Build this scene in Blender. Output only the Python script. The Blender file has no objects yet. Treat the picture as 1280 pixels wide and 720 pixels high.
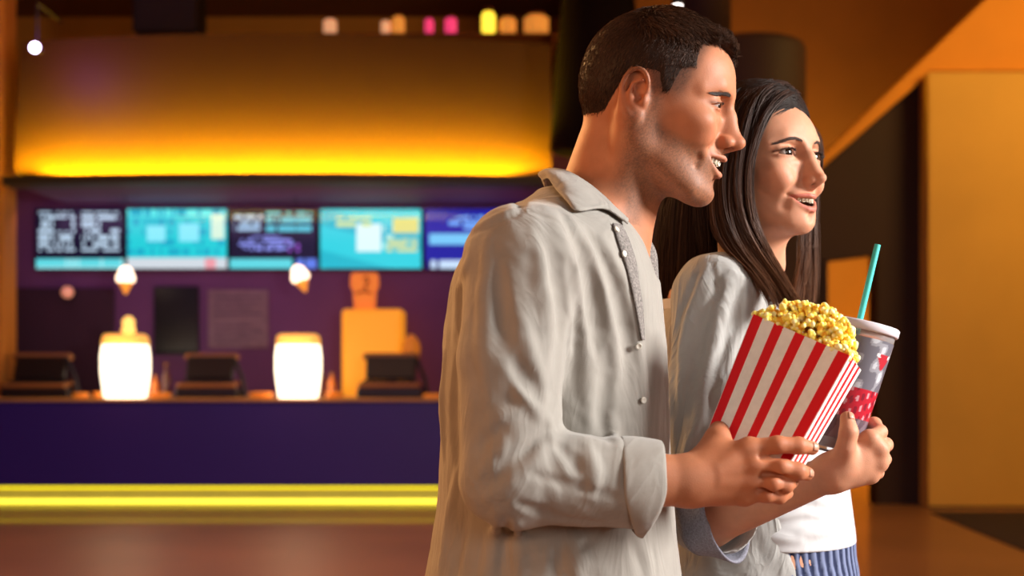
import bpy, math, random
import numpy as np
from mathutils import Vector, Matrix
random.seed(7); RNG = np.random.default_rng(11)
SC = bpy.context.scene
COL = SC.collection
CAM = np.array([0.0, 0.0, 1.40]); FPX = 1700.0; HY = 459.0     # eye height 1.40 m, focal length in pixels of a 1280 frame

def P(px, py, Y):
    """place measured on the photograph, at distance Y from the lens -> world point"""
    return np.array([(px-640.0)/FPX*Y, Y, 1.40-(py-HY)/FPX*Y])

def lin(c):
    return tuple((x/12.92 if x <= .04045 else ((x+.055)/1.055)**2.4) for x in c)
def rgb(r, g, b): return lin((r/255, g/255, b/255))

# ------------------------------------------------------------------ materials
def mat(name, col=(.8,.8,.8), rough=.5, metal=0, bump=None, noise=None, emit=None, es=1, sss=0, sssr=(1,.35,.2), sssc=.006,
        vcol=False, sheen=0, trans=0, alpha=1, ior=1.45, coat=0, spec=.5):
    m = bpy.data.materials.new(name); m.use_nodes = True
    nt = m.node_tree; N = nt.nodes; L = nt.links
    b = N['Principled BSDF']
    b.inputs['Base Color'].default_value = (*col, 1); b.inputs['Roughness'].default_value = rough
    b.inputs['Metallic'].default_value = metal; b.inputs['IOR'].default_value = ior
    b.inputs['Specular IOR Level'].default_value = spec
    if trans: b.inputs['Transmission Weight'].default_value = trans
    if coat: b.inputs['Coat Weight'].default_value = coat
    if alpha < 1: b.inputs['Alpha'].default_value = alpha
    if sheen:
        b.inputs['Sheen Weight'].default_value = sheen; b.inputs['Sheen Roughness'].default_value = .5
    if sss:
        b.inputs['Subsurface Weight'].default_value = sss
        b.inputs['Subsurface Radius'].default_value = sssr; b.inputs['Subsurface Scale'].default_value = sssc
    if emit:
        b.inputs['Emission Color'].default_value = (*emit, 1); b.inputs['Emission Strength'].default_value = es
    tc = N.new('ShaderNodeTexCoord')
    src = None
    if vcol:
        a = N.new('ShaderNodeAttribute'); a.attribute_name = 'Col'; src = a.outputs['Color']
    if noise:      # (scale, amount)
        n = N.new('ShaderNodeTexNoise'); n.inputs['Scale'].default_value = noise[0]; n.inputs['Detail'].default_value = 6
        L.new(tc.outputs['Object'], n.inputs['Vector'])
        r = N.new('ShaderNodeMapRange'); r.inputs['To Min'].default_value = 1-noise[1]; r.inputs['To Max'].default_value = 1+noise[1]
        r.inputs['From Min'].default_value = .3; r.inputs['From Max'].default_value = .7
        L.new(n.outputs['Fac'], r.inputs['Value'])
        mx = N.new('ShaderNodeVectorMath'); mx.operation = 'SCALE'
        if src: L.new(src, mx.inputs[0])
        else: mx.inputs[0].default_value = col
        L.new(r.outputs['Result'], mx.inputs['Scale']); src = mx.outputs['Vector']
    if src: L.new(src, b.inputs['Base Color'])
    if bump:       # (scale, distance, strength)
        n = N.new('ShaderNodeTexNoise'); n.inputs['Scale'].default_value = bump[0]; n.inputs['Detail'].default_value = 5
        L.new(tc.outputs['Object'], n.inputs['Vector'])
        bp = N.new('ShaderNodeBump'); bp.inputs['Distance'].default_value = bump[1]; bp.inputs['Strength'].default_value = bump[2]
        L.new(n.outputs['Fac'], bp.inputs['Height']); L.new(bp.outputs['Normal'], b.inputs['Normal'])
    return m

# ------------------------------------------------------------------ objects
def put(o, parent=None, label=None, cat=None, group=None, kind=None):
    COL.objects.link(o)
    if parent is not None:
        o.parent = parent; o.matrix_parent_inverse = Matrix.Translation(-Vector(parent.location)) if parent.rotation_euler.x == parent.rotation_euler.y == parent.rotation_euler.z == 0 else parent.matrix_basis.inverted()
    if label: o['label'] = label
    if cat: o['category'] = cat
    if group: o['group'] = group
    if kind: o['kind'] = kind
    return o
def empty(name, loc, label, cat, group=None):
    o = bpy.data.objects.new(name, None); o.location = Vector([float(v) for v in loc]); o.empty_display_size = .1
    return put(o, None, label, cat, group)
def mesh(name, V, F, m, parent=None, col=None, smooth=True, **kw):
    """V (n,3) world coordinates, F list or (m,4) array -> one mesh object"""
    me = bpy.data.meshes.new(name)
    V = np.asarray(V, dtype=np.float32)
    if isinstance(F, np.ndarray):
        n = F.shape[1]
        me.vertices.add(len(V)); me.vertices.foreach_set('co', V.ravel())
        me.loops.add(F.size); me.loops.foreach_set('vertex_index', F.astype(np.int32).ravel())
        me.polygons.add(len(F)); me.polygons.foreach_set('loop_start', np.arange(0, F.size, n, dtype=np.int32))
        me.update(calc_edges=True); me.validate()
    else:
        me.from_pydata([tuple(map(float, v)) for v in V], [], F); me.update()
    if smooth: me.polygons.foreach_set('use_smooth', np.ones(len(me.polygons), dtype=bool))
    if col is not None:
        a = me.color_attributes.new('Col', 'FLOAT_COLOR', 'POINT')
        c = np.ones((len(V), 4), dtype=np.float32); c[:, :3] = col; a.data.foreach_set('color', c.ravel())
    for mm in (m if isinstance(m, (list, tuple)) else [m]): me.materials.append(mm)
    return put(bpy.data.objects.new(name, me), parent, **kw)

class MB:
    """collects boxes, tubes and lathes into one mesh"""
    def __init__(s): s.V = []; s.F = []; s.M = []
    def add(s, V, F, mi=0):
        o = len(s.V); s.V += [tuple(map(float, v)) for v in V]; s.F += [tuple(i+o for i in f) for f in F]; s.M += [mi]*len(F)
    def box(s, lo, hi, bev=0, mi=0, R=None, c=None):
        """bevelled box"""
        lo = np.array(lo, float); hi = np.array(hi, float); b = min(bev, *( (hi-lo)/2.01))
        bm_v = []; import itertools
        if b <= 0:
            V = [(x,y,z) for x in (lo[0],hi[0]) for y in (lo[1],hi[1]) for z in (lo[2],hi[2])]
            F = [(0,1,3,2),(4,6,7,5),(0,4,5,1),(2,3,7,6),(0,2,6,4),(1,5,7,3)]
        else:
            V = []; idx = {}
            for ix in (0,1):
                for iy in (0,1):
                    for iz in (0,1):
                        cx = (lo[0],hi[0])[ix]; cy = (lo[1],hi[1])[iy]; cz = (lo[2],hi[2])[iz]
                        sx, sy, sz = (1,-1)[ix], (1,-1)[iy], (1,-1)[iz]
                        idx[ix,iy,iz,'x'] = len(V); V.append((cx, cy+sy*b, cz+sz*b))
                        idx[ix,iy,iz,'y'] = len(V); V.append((cx+sx*b, cy, cz+sz*b))
                        idx[ix,iy,iz,'z'] = len(V); V.append((cx+sx*b, cy+sy*b, cz))
            g = lambda a,b_,c_,k: idx[a,b_,c_,k]
            F = []
            for i in (0,1):
                f = [g(i,0,0,'x'), g(i,1,0,'x'), g(i,1,1,'x'), g(i,0,1,'x')]; F.append(f if i else f[::-1])
                f = [g(0,i,0,'y'), g(0,i,1,'y'), g(1,i,1,'y'), g(1,i,0,'y')]; F.append(f if i else f[::-1])
                f = [g(0,0,i,'z'), g(1,0,i,'z'), g(1,1,i,'z'), g(0,1,i,'z')]; F.append(f if i else f[::-1])
            for i in (0,1):
                for j in (0,1):
                    F.append([g(0,i,j,'y'), g(1,i,j,'y'), g(1,i,j,'z'), g(0,i,j,'z')])
                    F.append([g(i,0,j,'x'), g(i,1,j,'x'), g(i,1,j,'z'), g(i,0,j,'z')])
                    F.append([g(i,j,0,'x'), g(i,j,1,'x'), g(i,j,1,'y'), g(i,j,0,'y')])
                    for k in (0,1): F.append([g(i,j,k,'x'), g(i,j,k,'y'), g(i,j,k,'z')])
        if R is not None:
            c = np.array(c, float); V = [tuple(np.array(R) @ (np.array(v)-c) + c) for v in V]
        s.add(V, F, mi); return s
    def tube(s, pts, rad, n=12, mi=0, cap=True):
        pts = [np.array(p, float) for p in pts]; rad = [rad]*len(pts) if np.isscalar(rad) else rad
        V = []; F = []; u = None
        for i, p in enumerate(pts):
            t = pts[min(i+1, len(pts)-1)] - pts[max(i-1, 0)]; t = t/(np.linalg.norm(t)+1e-12)
            if u is None: u = np.cross(t, (0,0,1) if abs(t[2]) < .9 else (1,0,0))
            u = u - t*np.dot(u, t); u /= np.linalg.norm(u); w = np.cross(t, u)
            for k in range(n):
                a = 2*math.pi*k/n; V.append(p + rad[i]*(u*math.cos(a)+w*math.sin(a)))
        for i in range(len(pts)-1):
            for k in range(n): F.append((i*n+k, i*n+(k+1)%n, (i+1)*n+(k+1)%n, (i+1)*n+k))
        if cap: F.append(tuple(range(n))[::-1]); F.append(tuple((len(pts)-1)*n+k for k in range(n)))
        s.add(V, F, mi); return s
    def lathe(s, prof, c=(0,0,0), ax=(0,0,1), n=32, mi=0, ref=None):
        ax = np.array(ax, float); ax /= np.linalg.norm(ax); c = np.array(c, float)
        u = np.cross(ax, (0,1,0) if abs(ax[1]) < .9 else (1,0,0)); u /= np.linalg.norm(u); w = np.cross(ax, u)
        V = []; F = []
        for r, h in prof:
            for k in range(n):
                a = 2*math.pi*k/n; V.append(c + ax*h + r*(u*math.cos(a)+w*math.sin(a)))
        for i in range(len(prof)-1):
            for k in range(n): F.append((i*n+k, i*n+(k+1)%n, (i+1)*n+(k+1)%n, (i+1)*n+k))
        s.add(V, F, mi); return s
    def build(s, name, m, parent=None, smooth=False, **kw):
        o = mesh(name, s.V, s.F, m, parent, smooth=smooth, **kw)
        if any(s.M): o.data.polygons.foreach_set('material_index', s.M)
        if smooth:
            bm = None
        return o

# ------------------------------------------------------------------ implicit sculpting
class Frame:
    def __init__(s, o=(0,0,0), R=np.eye(3), sc=1.0): s.o = np.array(o, float); s.R = np.array(R, float); s.s = sc
    def w(s, p): return s.R @ (np.array(p, float)*s.s) + s.o
    def l(s, V): return ((np.asarray(V)-s.o) @ s.R)/s.s
ID = Frame()
def Rx(a): c,s=math.cos(math.radians(a)),math.sin(math.radians(a)); return np.array([[1,0,0],[0,c,-s],[0,s,c]])
def Ry(a): c,s=math.cos(math.radians(a)),math.sin(math.radians(a)); return np.array([[c,0,s],[0,1,0],[-s,0,c]])
def Rz(a): c,s=math.cos(math.radians(a)),math.sin(math.radians(a)); return np.array([[c,-s,0],[s,c,0],[0,0,1]])

def ell(c, r, rot=None):
    c = np.array(c, float); r = np.array([r]*3 if np.isscalar(r) else r, float); R = np.eye(3) if rot is None else rot
    def f(x, y, z):
        x = x-c[0]; y = y-c[1]; z = z-c[2]
        if rot is not None: x, y, z = (R[0,0]*x+R[1,0]*y+R[2,0]*z, R[0,1]*x+R[1,1]*y+R[2,1]*z, R[0,2]*x+R[1,2]*y+R[2,2]*z)
        k0 = np.sqrt((x/r[0])**2+(y/r[1])**2+(z/r[2])**2); k1 = np.sqrt((x/r[0]**2)**2+(y/r[1]**2)**2+(z/r[2]**2)**2)+1e-9
        return k0*(k0-1)/k1
    e = np.abs(R) @ r if rot is not None else r
    return f, c-e, c+e
def cone(a, b, r1, r2=None):
    a = np.array(a, float); b = np.array(b, float); r2 = r1 if r2 is None else r2; ab = b-a; L = ab@ab+1e-12
    def f(x, y, z):
        x = x-a[0]; y = y-a[1]; z = z-a[2]
        h = np.clip((x*ab[0]+y*ab[1]+z*ab[2])/L, 0, 1)
        return np.sqrt((x-h*ab[0])**2+(y-h*ab[1])**2+(z-h*ab[2])**2) - (r1+(r2-r1)*h)
    m = max(r1, r2); return f, np.minimum(a,b)-m, np.maximum(a,b)+m
def chain(pts, rads):
    """smooth tapered tube through points"""
    cs = [cone(pts[i], pts[i+1], rads[i], rads[i+1]) for i in range(len(pts)-1)]
    def f(x, y, z):
        d = cs[0][0](x, y, z)
        for c in cs[1:]: d = np.minimum(d, c[0](x, y, z))
        return d
    return f, np.min([c[1] for c in cs], 0), np.max([c[2] for c in cs], 0)
def econe(a, b, r1, r2, side, fl):
    """tapered limb with an oval section: along unit vector side the radius is multiplied by fl"""
    a = np.array(a, float); b = np.array(b, float); ab = b-a; L = ab@ab; sd = np.array(side, float); sd -= ab*(sd@ab)/L; sd /= np.linalg.norm(sd)
    def f(x, y, z):
        x = x-a[0]; y = y-a[1]; z = z-a[2]
        h = np.clip((x*ab[0]+y*ab[1]+z*ab[2])/L, 0, 1)
        x = x-h*ab[0]; y = y-h*ab[1]; z = z-h*ab[2]
        q = x*sd[0]+y*sd[1]+z*sd[2]; k = q*(1/fl-1)
        x = x+k*sd[0]; y = y+k*sd[1]; z = z+k*sd[2]
        return (np.sqrt(x*x+y*y+z*z) - (r1+(r2-r1)*h))*min(1, fl)
    m = max(r1, r2)*max(1, fl); return f, np.minimum(a,b)-m, np.maximum(a,b)+m
def stack(rows, power=2.0):
    """rows of (z, cx, cy, a, b): ovals stacked up z; smooth interpolation"""
    rows = sorted(rows); Z = np.array([r[0] for r in rows]); A = np.array([r[1:] for r in rows], float)
    zi = np.linspace(Z[0], Z[-1], 120); T = np.array([np.interp(zi, Z, A[:, j]) for j in range(4)])
    ker = np.hanning(13); ker /= ker.sum()
    T = np.array([np.convolve(np.pad(t, 6, mode='edge'), ker, 'valid') for t in T])
    def f(x, y, z):
        zc = np.clip(z, Z[0], Z[-1]); cx, cy, a, b = (np.interp(zc, zi, t) for t in T)
        q = (np.abs((x-cx)/a)**power+np.abs((y-cy)/b)**power)**(1/power)
        d = (q-1)*np.minimum(a, b)
        dz = np.abs(z-zc)
        return np.where(dz > 0, np.sqrt(np.maximum(d, 0)**2+dz**2)+np.minimum(d, 0)*0, d)
    cx, cy, a, b = A.T; return f, np.array([(cx-a).min(), (cy-b).min(), Z[0]]), np.array([(cx+a).max(), (cy+b).max(), Z[-1]])
def slab(c, n, lo, hi):
    """half space: inside where (p-c).n < 0, limited to a box"""
    c = np.array(c, float); n = np.array(n, float); n /= np.linalg.norm(n)
    return (lambda x, y, z: (x-c[0])*n[0]+(y-c[1])*n[1]+(z-c[2])*n[2]), np.array(lo, float), np.array(hi, float)

def axis(pts):
    """pts: [(start, step), ..., end] -> coordinates with changing spacing"""
    out = [pts[0][0]]
    for i, (s, st) in enumerate(pts[:-1]):
        e = pts[i+1][0]; n = max(1, round((e-s)/st)); out += list(np.linspace(s, e, n+1)[1:])
    return np.array(out, dtype=np.float32)

class Field:
    def __init__(s, xs, ys, zs):
        s.x, s.y, s.z = xs, ys, zs; s.d = np.full((len(xs), len(ys), len(zs)), 1.0, dtype=np.float32); s.T = ID
    def _sub(s, lo, hi, pad):
        c = np.array([[a,b,c] for a in (lo[0],hi[0]) for b in (lo[1],hi[1]) for c in (lo[2],hi[2])])
        w = (c*s.T.s) @ s.T.R.T + s.T.o; lo = w.min(0)-pad; hi = w.max(0)+pad
        sl = []
        for ax, l, h in zip((s.x, s.y, s.z), lo, hi):
            i = np.searchsorted(ax, l); j = np.searchsorted(ax, h); sl.append(slice(max(0, i-1), min(len(ax), j+1)))
        return tuple(sl)
    def ev(s, prim, sl):
        X = s.x[sl[0]][:,None,None]; Y = s.y[sl[1]][None,:,None]; Z = s.z[sl[2]][None,None,:]
        T = s.T
        if T is ID: return prim[0](X, Y, Z)
        R = T.R.astype(np.float32); X = (X-np.float32(T.o[0]))/T.s; Y = (Y-np.float32(T.o[1]))/T.s; Z = (Z-np.float32(T.o[2]))/T.s
        return prim[0](R[0,0]*X+R[1,0]*Y+R[2,0]*Z, R[0,1]*X+R[1,1]*Y+R[2,1]*Z, R[0,2]*X+R[1,2]*Y+R[2,2]*Z)*T.s
    def op(s, prim, k, mode):
        k = k*s.T.s; sl = s._sub(prim[1], prim[2], k+.022 if mode == 'a' else k+.004)
        if any(q.stop-q.start < 1 for q in sl): return s
        e = s.ev(prim, sl).astype(np.float32); d = s.d[sl]
        if mode == 'a':
            if k <= 0: r = np.minimum(d, e)
            else: h = np.maximum(k-np.abs(d-e), 0)/k; r = np.minimum(d, e)-h*h*k*.25
        else:
            e = -e
            if k <= 0: r = np.maximum(d, e)
            else: h = np.maximum(k-np.abs(d-e), 0)/k; r = np.maximum(d, e)+h*h*k*.25
        s.d[sl] = r; return s
    def add(s, prim, k=0): return s.op(prim, k, 'a')
    def sub(s, prim, k=0): return s.op(prim, k, 'c')
    def sample(s, Pn):
        Pn = np.asarray(Pn, dtype=np.float64); out = []; idx = []; fr = []
        for ax, v in zip((s.x, s.y, s.z), Pn.T):
            i = np.clip(np.searchsorted(ax, v)-1, 0, len(ax)-2); idx.append(i); fr.append(np.clip((v-ax[i])/(ax[i+1]-ax[i]), 0, 1))
        r = 0
        for a in (0,1):
            for b in (0,1):
                for c in (0,1):
                    w = (fr[0] if a else 1-fr[0])*(fr[1] if b else 1-fr[1])*(fr[2] if c else 1-fr[2])
                    r = r+w*s.d[idx[0]+a, idx[1]+b, idx[2]+c]
        return r
    def normal(s, Pn, e=.004):
        g = np.stack([s.sample(Pn+np.eye(3)[i]*e)-s.sample(Pn-np.eye(3)[i]*e) for i in range(3)], 1)
        return g/(np.linalg.norm(g, axis=1, keepdims=True)+1e-9)
    def hit(s, px, py, y0=None, y1=None):
        """where the line of sight through a measured place first meets the surface"""
        Y = np.linspace(y0 or s.y[1], y1 or s.y[-2], 500)
        d = s.sample(np.stack([(px-640)/FPX*Y, Y, 1.40-(py-HY)/FPX*Y], 1)); i = np.argmax(d < 0)
        if not (d < 0).any(): i = int(np.argmin(d))
        return P(px, py, Y[i])
    def drape(s, pix, n=24, y0=None, y1=None):
        """a stroke given by measured places, laid over the surface -> (n,3)"""
        pix = np.array(pix, float); t = np.linspace(0, 1, len(pix)); u = np.linspace(0, 1, n)
        pts = [s.hit(np.interp(v, t, pix[:,0]), np.interp(v, t, pix[:,1]), y0, y1) for v in u]
        return pts
    def fold(s, pix, r, depth=.35, k=.012, mode='a', y0=None, y1=None):
        """a cloth fold: a tapering ridge ('a') or crease ('c') lying along the surface"""
        pts = s.drape(pix, 22, y0, y1)
        pts = [p for p in pts]; n = len(pts); A = np.array(pts)
        for _ in range(3): A[1:-1] = (A[:-2]+2*A[1:-1]+A[2:])/4
        N = s.normal(A, .006); sg = -1 if mode == 'a' else 1
        A = A + N*(sg*r*(1-depth)) if mode == 'a' else A + N*(r*(1-depth))
        rad = r*np.clip(np.sin(np.linspace(.12, math.pi-.12, n))**.6, .15, 1)
        T = s.T; s.T = ID
        s.op(chain(list(A), list(rad)), k, mode); s.T = T
    def stick(s, A, off=0.0, it=6, e=.003):
        """move points onto the surface (or off metres above it)"""
        A = np.array(A, float); sh = A.shape; A = A.reshape(-1, 3)
        for _ in range(it): A = A - s.normal(A, e)*(s.sample(A)-off)[:, None]*.9
        return A.reshape(sh)
    def extract(s):
        d = s.d; I = d < 0; nx, ny, nz = d.shape
        c = np.zeros((nx-1, ny-1, nz-1), dtype=np.uint8)
        for a in (0,1):
            for b in (0,1):
                for e in (0,1): c += I[a:nx-1+a, b:ny-1+b, e:nz-1+e]
        act = np.nonzero((c > 0) & (c < 8)); flat = np.ravel_multi_index(act, c.shape)
        ix, iy, iz = act; S = np.zeros((len(ix), 3)); n = np.zeros(len(ix)); del c
        for ax in range(3):
            for u in (0,1):
                for v in (0,1):
                    o = [0,0,0]; oth = [q for q in range(3) if q != ax]; o[oth[0]] = u; o[oth[1]] = v
                    p = list(o); p[ax] = 1
                    d0 = d[ix+o[0], iy+o[1], iz+o[2]]; d1 = d[ix+p[0], iy+p[1], iz+p[2]]
                    m = (d0 < 0) != (d1 < 0); t = np.where(m, d0/(d0-d1+1e-12*(d0 == d1)), 0)
                    q = np.zeros_like(S)
                    for j, (axv, ii) in enumerate(zip((s.x, s.y, s.z), (ix, iy, iz))):
                        a0 = axv[ii+o[j]]; q[:, j] = a0 + (t*(axv[ii+1]-a0) if j == ax else 0)
                    S += q*m[:, None]; n += m
        V = S/n[:, None]
        Fs = []; shp = (nx-1, ny-1, nz-1)
        for ax in range(3):
            sl0 = [slice(None)]*3; sl1 = [slice(None)]*3; sl0[ax] = slice(0, -1); sl1[ax] = slice(1, None)
            a, b = I[tuple(sl0)], I[tuple(sl1)]; e = np.array(np.nonzero(a != b))
            oth = [q for q in range(3) if q != ax]
            ok = (e[oth[0]] > 0) & (e[oth[1]] > 0) & (e[oth[0]] < shp[oth[0]]) & (e[oth[1]] < shp[oth[1]]); e = e[:, ok]
            fl = a[tuple(e)]
            def cid(du, dv):
                q = e.copy(); q[oth[0]] += du; q[oth[1]] += dv
                return np.searchsorted(flat, np.ravel_multi_index(tuple(q), shp))
            Q = np.stack([cid(-1,-1), cid(0,-1), cid(0,0), cid(-1,0)], 1)
            flip = ~fl if ax != 1 else fl
            Q[flip] = Q[flip][:, ::-1]; Fs.append(Q)
        return V, np.concatenate(Fs)

def smoothstep(a, b, x):
    t = np.clip((x-a)/(b-a), 0, 1); return t*t*(3-2*t)
def blob(L, c, r):
    """soft mask around a local place"""
    r = np.array([r]*3 if np.isscalar(r) else r, float)
    return np.exp(-(((L-np.array(c))/r)**2).sum(1))
def mixc(C, col, w): return C*(1-w[:, None])+np.array(col)*w[:, None]

def relax(V, F, it=1, w=.5):
    """light smoothing of an extracted surface"""
    for _ in range(it):
        S = np.zeros_like(V); n = np.zeros(len(V))
        for i in range(4):
            a, b = F[:, i], F[:, (i+1) % 4]
            for j in range(3): S[:, j] += np.bincount(a, V[b, j], len(V)) + np.bincount(b, V[a, j], len(V))
            n += np.bincount(a, minlength=len(V)) + np.bincount(b, minlength=len(V))
        V = V*(1-w) + w*S/np.maximum(n, 1)[:, None]
    return V

def strands(paths, rad, n=3):
    """many hairs as thin tapering tubes in one array mesh; paths (k, m, 3)"""
    K, M, _ = paths.shape; T = np.gradient(paths, axis=1); T /= np.linalg.norm(T, axis=2, keepdims=True)+1e-12
    up = np.array([.31, -.9, .3]); U = np.cross(T, up); U /= np.linalg.norm(U, axis=2, keepdims=True)+1e-9; W = np.cross(T, U)
    rad = np.asarray(rad)
    r = (rad[:, None] if rad.ndim == 1 else rad) * np.sqrt(np.clip(1-np.linspace(0, 1, M)**2.5, .02, 1))[None]
    V = np.stack([paths + r[..., None]*(U*math.cos(2*math.pi*k/n)+W*math.sin(2*math.pi*k/n)) for k in range(n)], 2)   # K,M,n,3
    base = np.arange(K)[:, None, None]*M*n; i = np.arange(M-1)[None, :, None]*n; k = np.arange(n)[None, None, :]; k2 = (k+1) % n
    F = np.stack([base+i+k, base+i+k2, base+i+n+k2, base+i+n+k], -1).reshape(-1, 4)
    return V.reshape(-1, 3), F
def catmull(pts, m):
    pts = np.array(pts, float); n = len(pts); t = np.linspace(0, n-1, m); i = np.clip(t.astype(int), 0, n-2); f = (t-i)[:, None]
    g = lambda j: pts[np.clip(j, 0, n-1)]
    p0, p1, p2, p3 = g(i-1), g(i), g(i+1), g(i+2)
    return .5*((2*p1)+(-p0+p2)*f+(2*p0-5*p1+4*p2-p3)*f**2+(-p0+3*p1-3*p2+p3)*f**3)
M = {}
M['skin'] = mat('skin', vcol=True, rough=.56, sss=.22, bump=(700,.0004,.5), noise=(60,.07), spec=.38)
M['eye'] = mat('eye', vcol=True, rough=.08); M['teeth'] = mat('teeth', rgb(226,214,190), rough=.25)
M['nail'] = mat('nail', (.52,.25,.16), rough=.4)
M['brow_f'] = mat('brow_brown', (.05,.022,.013), rough=.7); M['brow'] = mat('brow', (.018,.009,.006), rough=.6)
M['hair'] = mat('hair', vcol=True, rough=.55, spec=.2)
M['shirt'] = mat('linen', (.28,.262,.232), rough=.85, sheen=.25, bump=(1400,.0005,.6), noise=(30,.06))
M['lining'] = mat('speckled_lining', rgb(118,112,108), rough=.9, noise=(420,.65)); M['button'] = mat('button', (.55,.52,.45), rough=.3)
M['trousers'] = mat('trousers', (.05,.05,.07), rough=.9, bump=(600,.0006,.5)); M['shoe'] = mat('shoe', (.05,.025,.015), rough=.4, bump=(100,.0006,.3))
M['plain_skin'] = mat('plain_skin', (.58,.29,.18), rough=.5, bump=(300,.0004,.3))
M['white_cloth'] = mat('white_jersey', (.55,.55,.56), rough=.9, sheen=.2, bump=(1600,.0003,.4))
M['cloth_col'] = mat('striped_cotton', vcol=True, rough=.9, bump=(900,.0004,.5))
M['pale_shirt'] = mat('pale_shirt', (.33,.325,.31), rough=.85, sheen=.25, bump=(1400,.0005,.6), noise=(28,.06))
M['cuff'] = mat('speckled_cuff', rgb(120,120,132), rough=.9, bump=(800,.0006,.6), noise=(420,.3))
M['red_card'] = mat('red_card', rgb(222,10,30), rough=.45, bump=(300,.0003,.2)); M['white_card'] = mat('white_card', rgb(240,238,230), rough=.5, noise=(120,.05))
M['popcorn'] = mat('popcorn', vcol=True, rough=.6, sss=.15, sssc=.003, bump=(500,.0006,.5))
M['plastic'] = mat('clear_plastic', (.9,.9,.92), rough=.12, trans=.85, ior=1.2)
M['drink'] = mat('drink', rgb(110,92,100), rough=.4); M['print'] = mat('cup_print', vcol=True, rough=.35, coat=.3)
M['lid'] = mat('frosted_lid', rgb(214,206,214), rough=.35, trans=.15); M['straw'] = mat('teal_straw', rgb(70,200,190), rough=.35)
M['floor'] = mat('floor_tiles', rgb(128,84,54), rough=.48, noise=(.55,.22), bump=(4,.003,.3), coat=.2)
M['ceil'] = mat('ceiling', rgb(120,70,30), rough=.9, noise=(2,.05)); M['brown_wall'] = mat('brown_wall', rgb(130,70,30), rough=.8, noise=(2,.08))
M['amber_wall'] = mat('amber_wall', rgb(205,130,40), rough=.75, noise=(1.5,.07)); M['ochre_wall'] = mat('ochre_wall', rgb(214,160,70), rough=.7, noise=(1.2,.06))
M['hall_wall'] = mat('hall_wall', rgb(132,74,17), rough=.75, noise=(1.5,.07)); M['amber_beam'] = mat('amber_beam', rgb(222,140,30), rough=.7, noise=(1.2,.06)); M['brown_dark'] = mat('brown_dark', rgb(50,22,11), rough=.7, noise=(2,.08))
M['purple_wall'] = mat('purple_wall', rgb(112,62,110), rough=.7, noise=(1.5,.07)); M['counter'] = mat('counter_laminate', rgb(52,30,118), rough=.45, noise=(1,.05))
M['dark'] = mat('dark_trim', rgb(34,24,18), rough=.6, noise=(4,.1)); M['dark_door'] = mat('dark_door', rgb(62,30,48), rough=.6, noise=(3,.08))
M['plinth'] = mat('plinth', rgb(200,190,120), rough=.5, noise=(5,.05)); M['worktop'] = mat('worktop', rgb(190,140,80), rough=.35, noise=(8,.12))
M['led'] = mat('led', (.8,.7,.2), emit=(1,.82,0), es=1.3); M['led2'] = mat('led_floor', (.8,.7,.2), emit=(1,.86,.05), es=1.8); M['led_up'] = mat('led_trough', (.8,.7,.2), emit=(1,.64,.01), es=330)
M['fascia'] = mat('fascia_paint', rgb(100,66,9), rough=.6, noise=(1,.03)); M['trough'] = mat('trough', rgb(70,58,14), rough=.6)
for k_, c_, e_ in (('peach',(1,.5,.25),.55),('orange',(1,.38,.06),.5),('magenta',(1,.06,.22),.7),('yellow',(1,.72,.05),1.6)): M['lit_'+k_] = mat('lit_'+k_, c_, emit=c_, es=e_)
M['spot_lens'] = mat('spot_lens', (1,1,1), emit=(.85,.75,1), es=14)
M['black'] = mat('black', (.008,.007,.008), rough=.35); M['black_soft'] = mat('black_soft', rgb(20,8,6), rough=.95, spec=.1)
m_ = mat('screen', (0,0,0), rough=.2, vcol=True); b_ = m_.node_tree.nodes['Principled BSDF']; at_ = [n for n in m_.node_tree.nodes if n.type == 'ATTRIBUTE'][0]
m_.node_tree.links.new(at_.outputs['Color'], b_.inputs['Emission Color']); b_.inputs['Emission Strength'].default_value = 1.15
for l_ in list(b_.inputs['Base Color'].links): m_.node_tree.links.remove(l_)
b_.inputs['Base Color'].default_value = (.01,.01,.01,1); M['screen'] = m_
M['dim_lamp'] = mat('dim_lamp', (.8,.4,.3), emit=(1,.35,.2), es=.5); M['notice'] = mat('notice', rgb(140,110,120), rough=.8, noise=(9,.12)); M['notice_ink'] = mat('notice_ink', rgb(100,76,96), rough=.8)
M['lantern'] = mat('lantern_paper', (1,.95,.85), rough=.6, emit=(1,.86,.62), es=3.0); M['lantern_lid'] = mat('lantern_lid', (1,.6,.2), emit=(1,.48,.08), es=.85); M['finial'] = mat('finial', (1,.7,.3), emit=(1,.55,.12), es=1.4)
M['amber_glow'] = mat('amber_glow', (1,.5,.1), emit=(1,.32,.03), es=.7); M['scoop'] = mat('scoop', (1,.95,.9), emit=(1,.72,.5), es=3.0)
M['till'] = mat('till_plastic', rgb(30,22,22), rough=.4, bump=(60,.001,.2)); M['till_top'] = mat('till_top', rgb(150,96,50), rough=.45)  # orange light on the tills' upper parts is put into the till_top colour
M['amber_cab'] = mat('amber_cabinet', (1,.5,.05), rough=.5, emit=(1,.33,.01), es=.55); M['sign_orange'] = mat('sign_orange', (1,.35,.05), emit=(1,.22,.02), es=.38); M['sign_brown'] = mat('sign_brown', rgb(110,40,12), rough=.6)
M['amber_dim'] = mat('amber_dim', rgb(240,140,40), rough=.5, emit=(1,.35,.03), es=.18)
M['bottle_brown'] = mat('bottle_brown', rgb(90,40,20), rough=.15, coat=.5); M['bottle_amber'] = mat('bottle_amber', rgb(220,120,30), rough=.15, coat=.5)
M['mat_dark'] = mat('mat_dark', rgb(40,22,20), rough=.95, bump=(200,.002,.5)); M['bulb'] = mat('bulb', (1,1,1), emit=(1,.9,.85), es=6)

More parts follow.
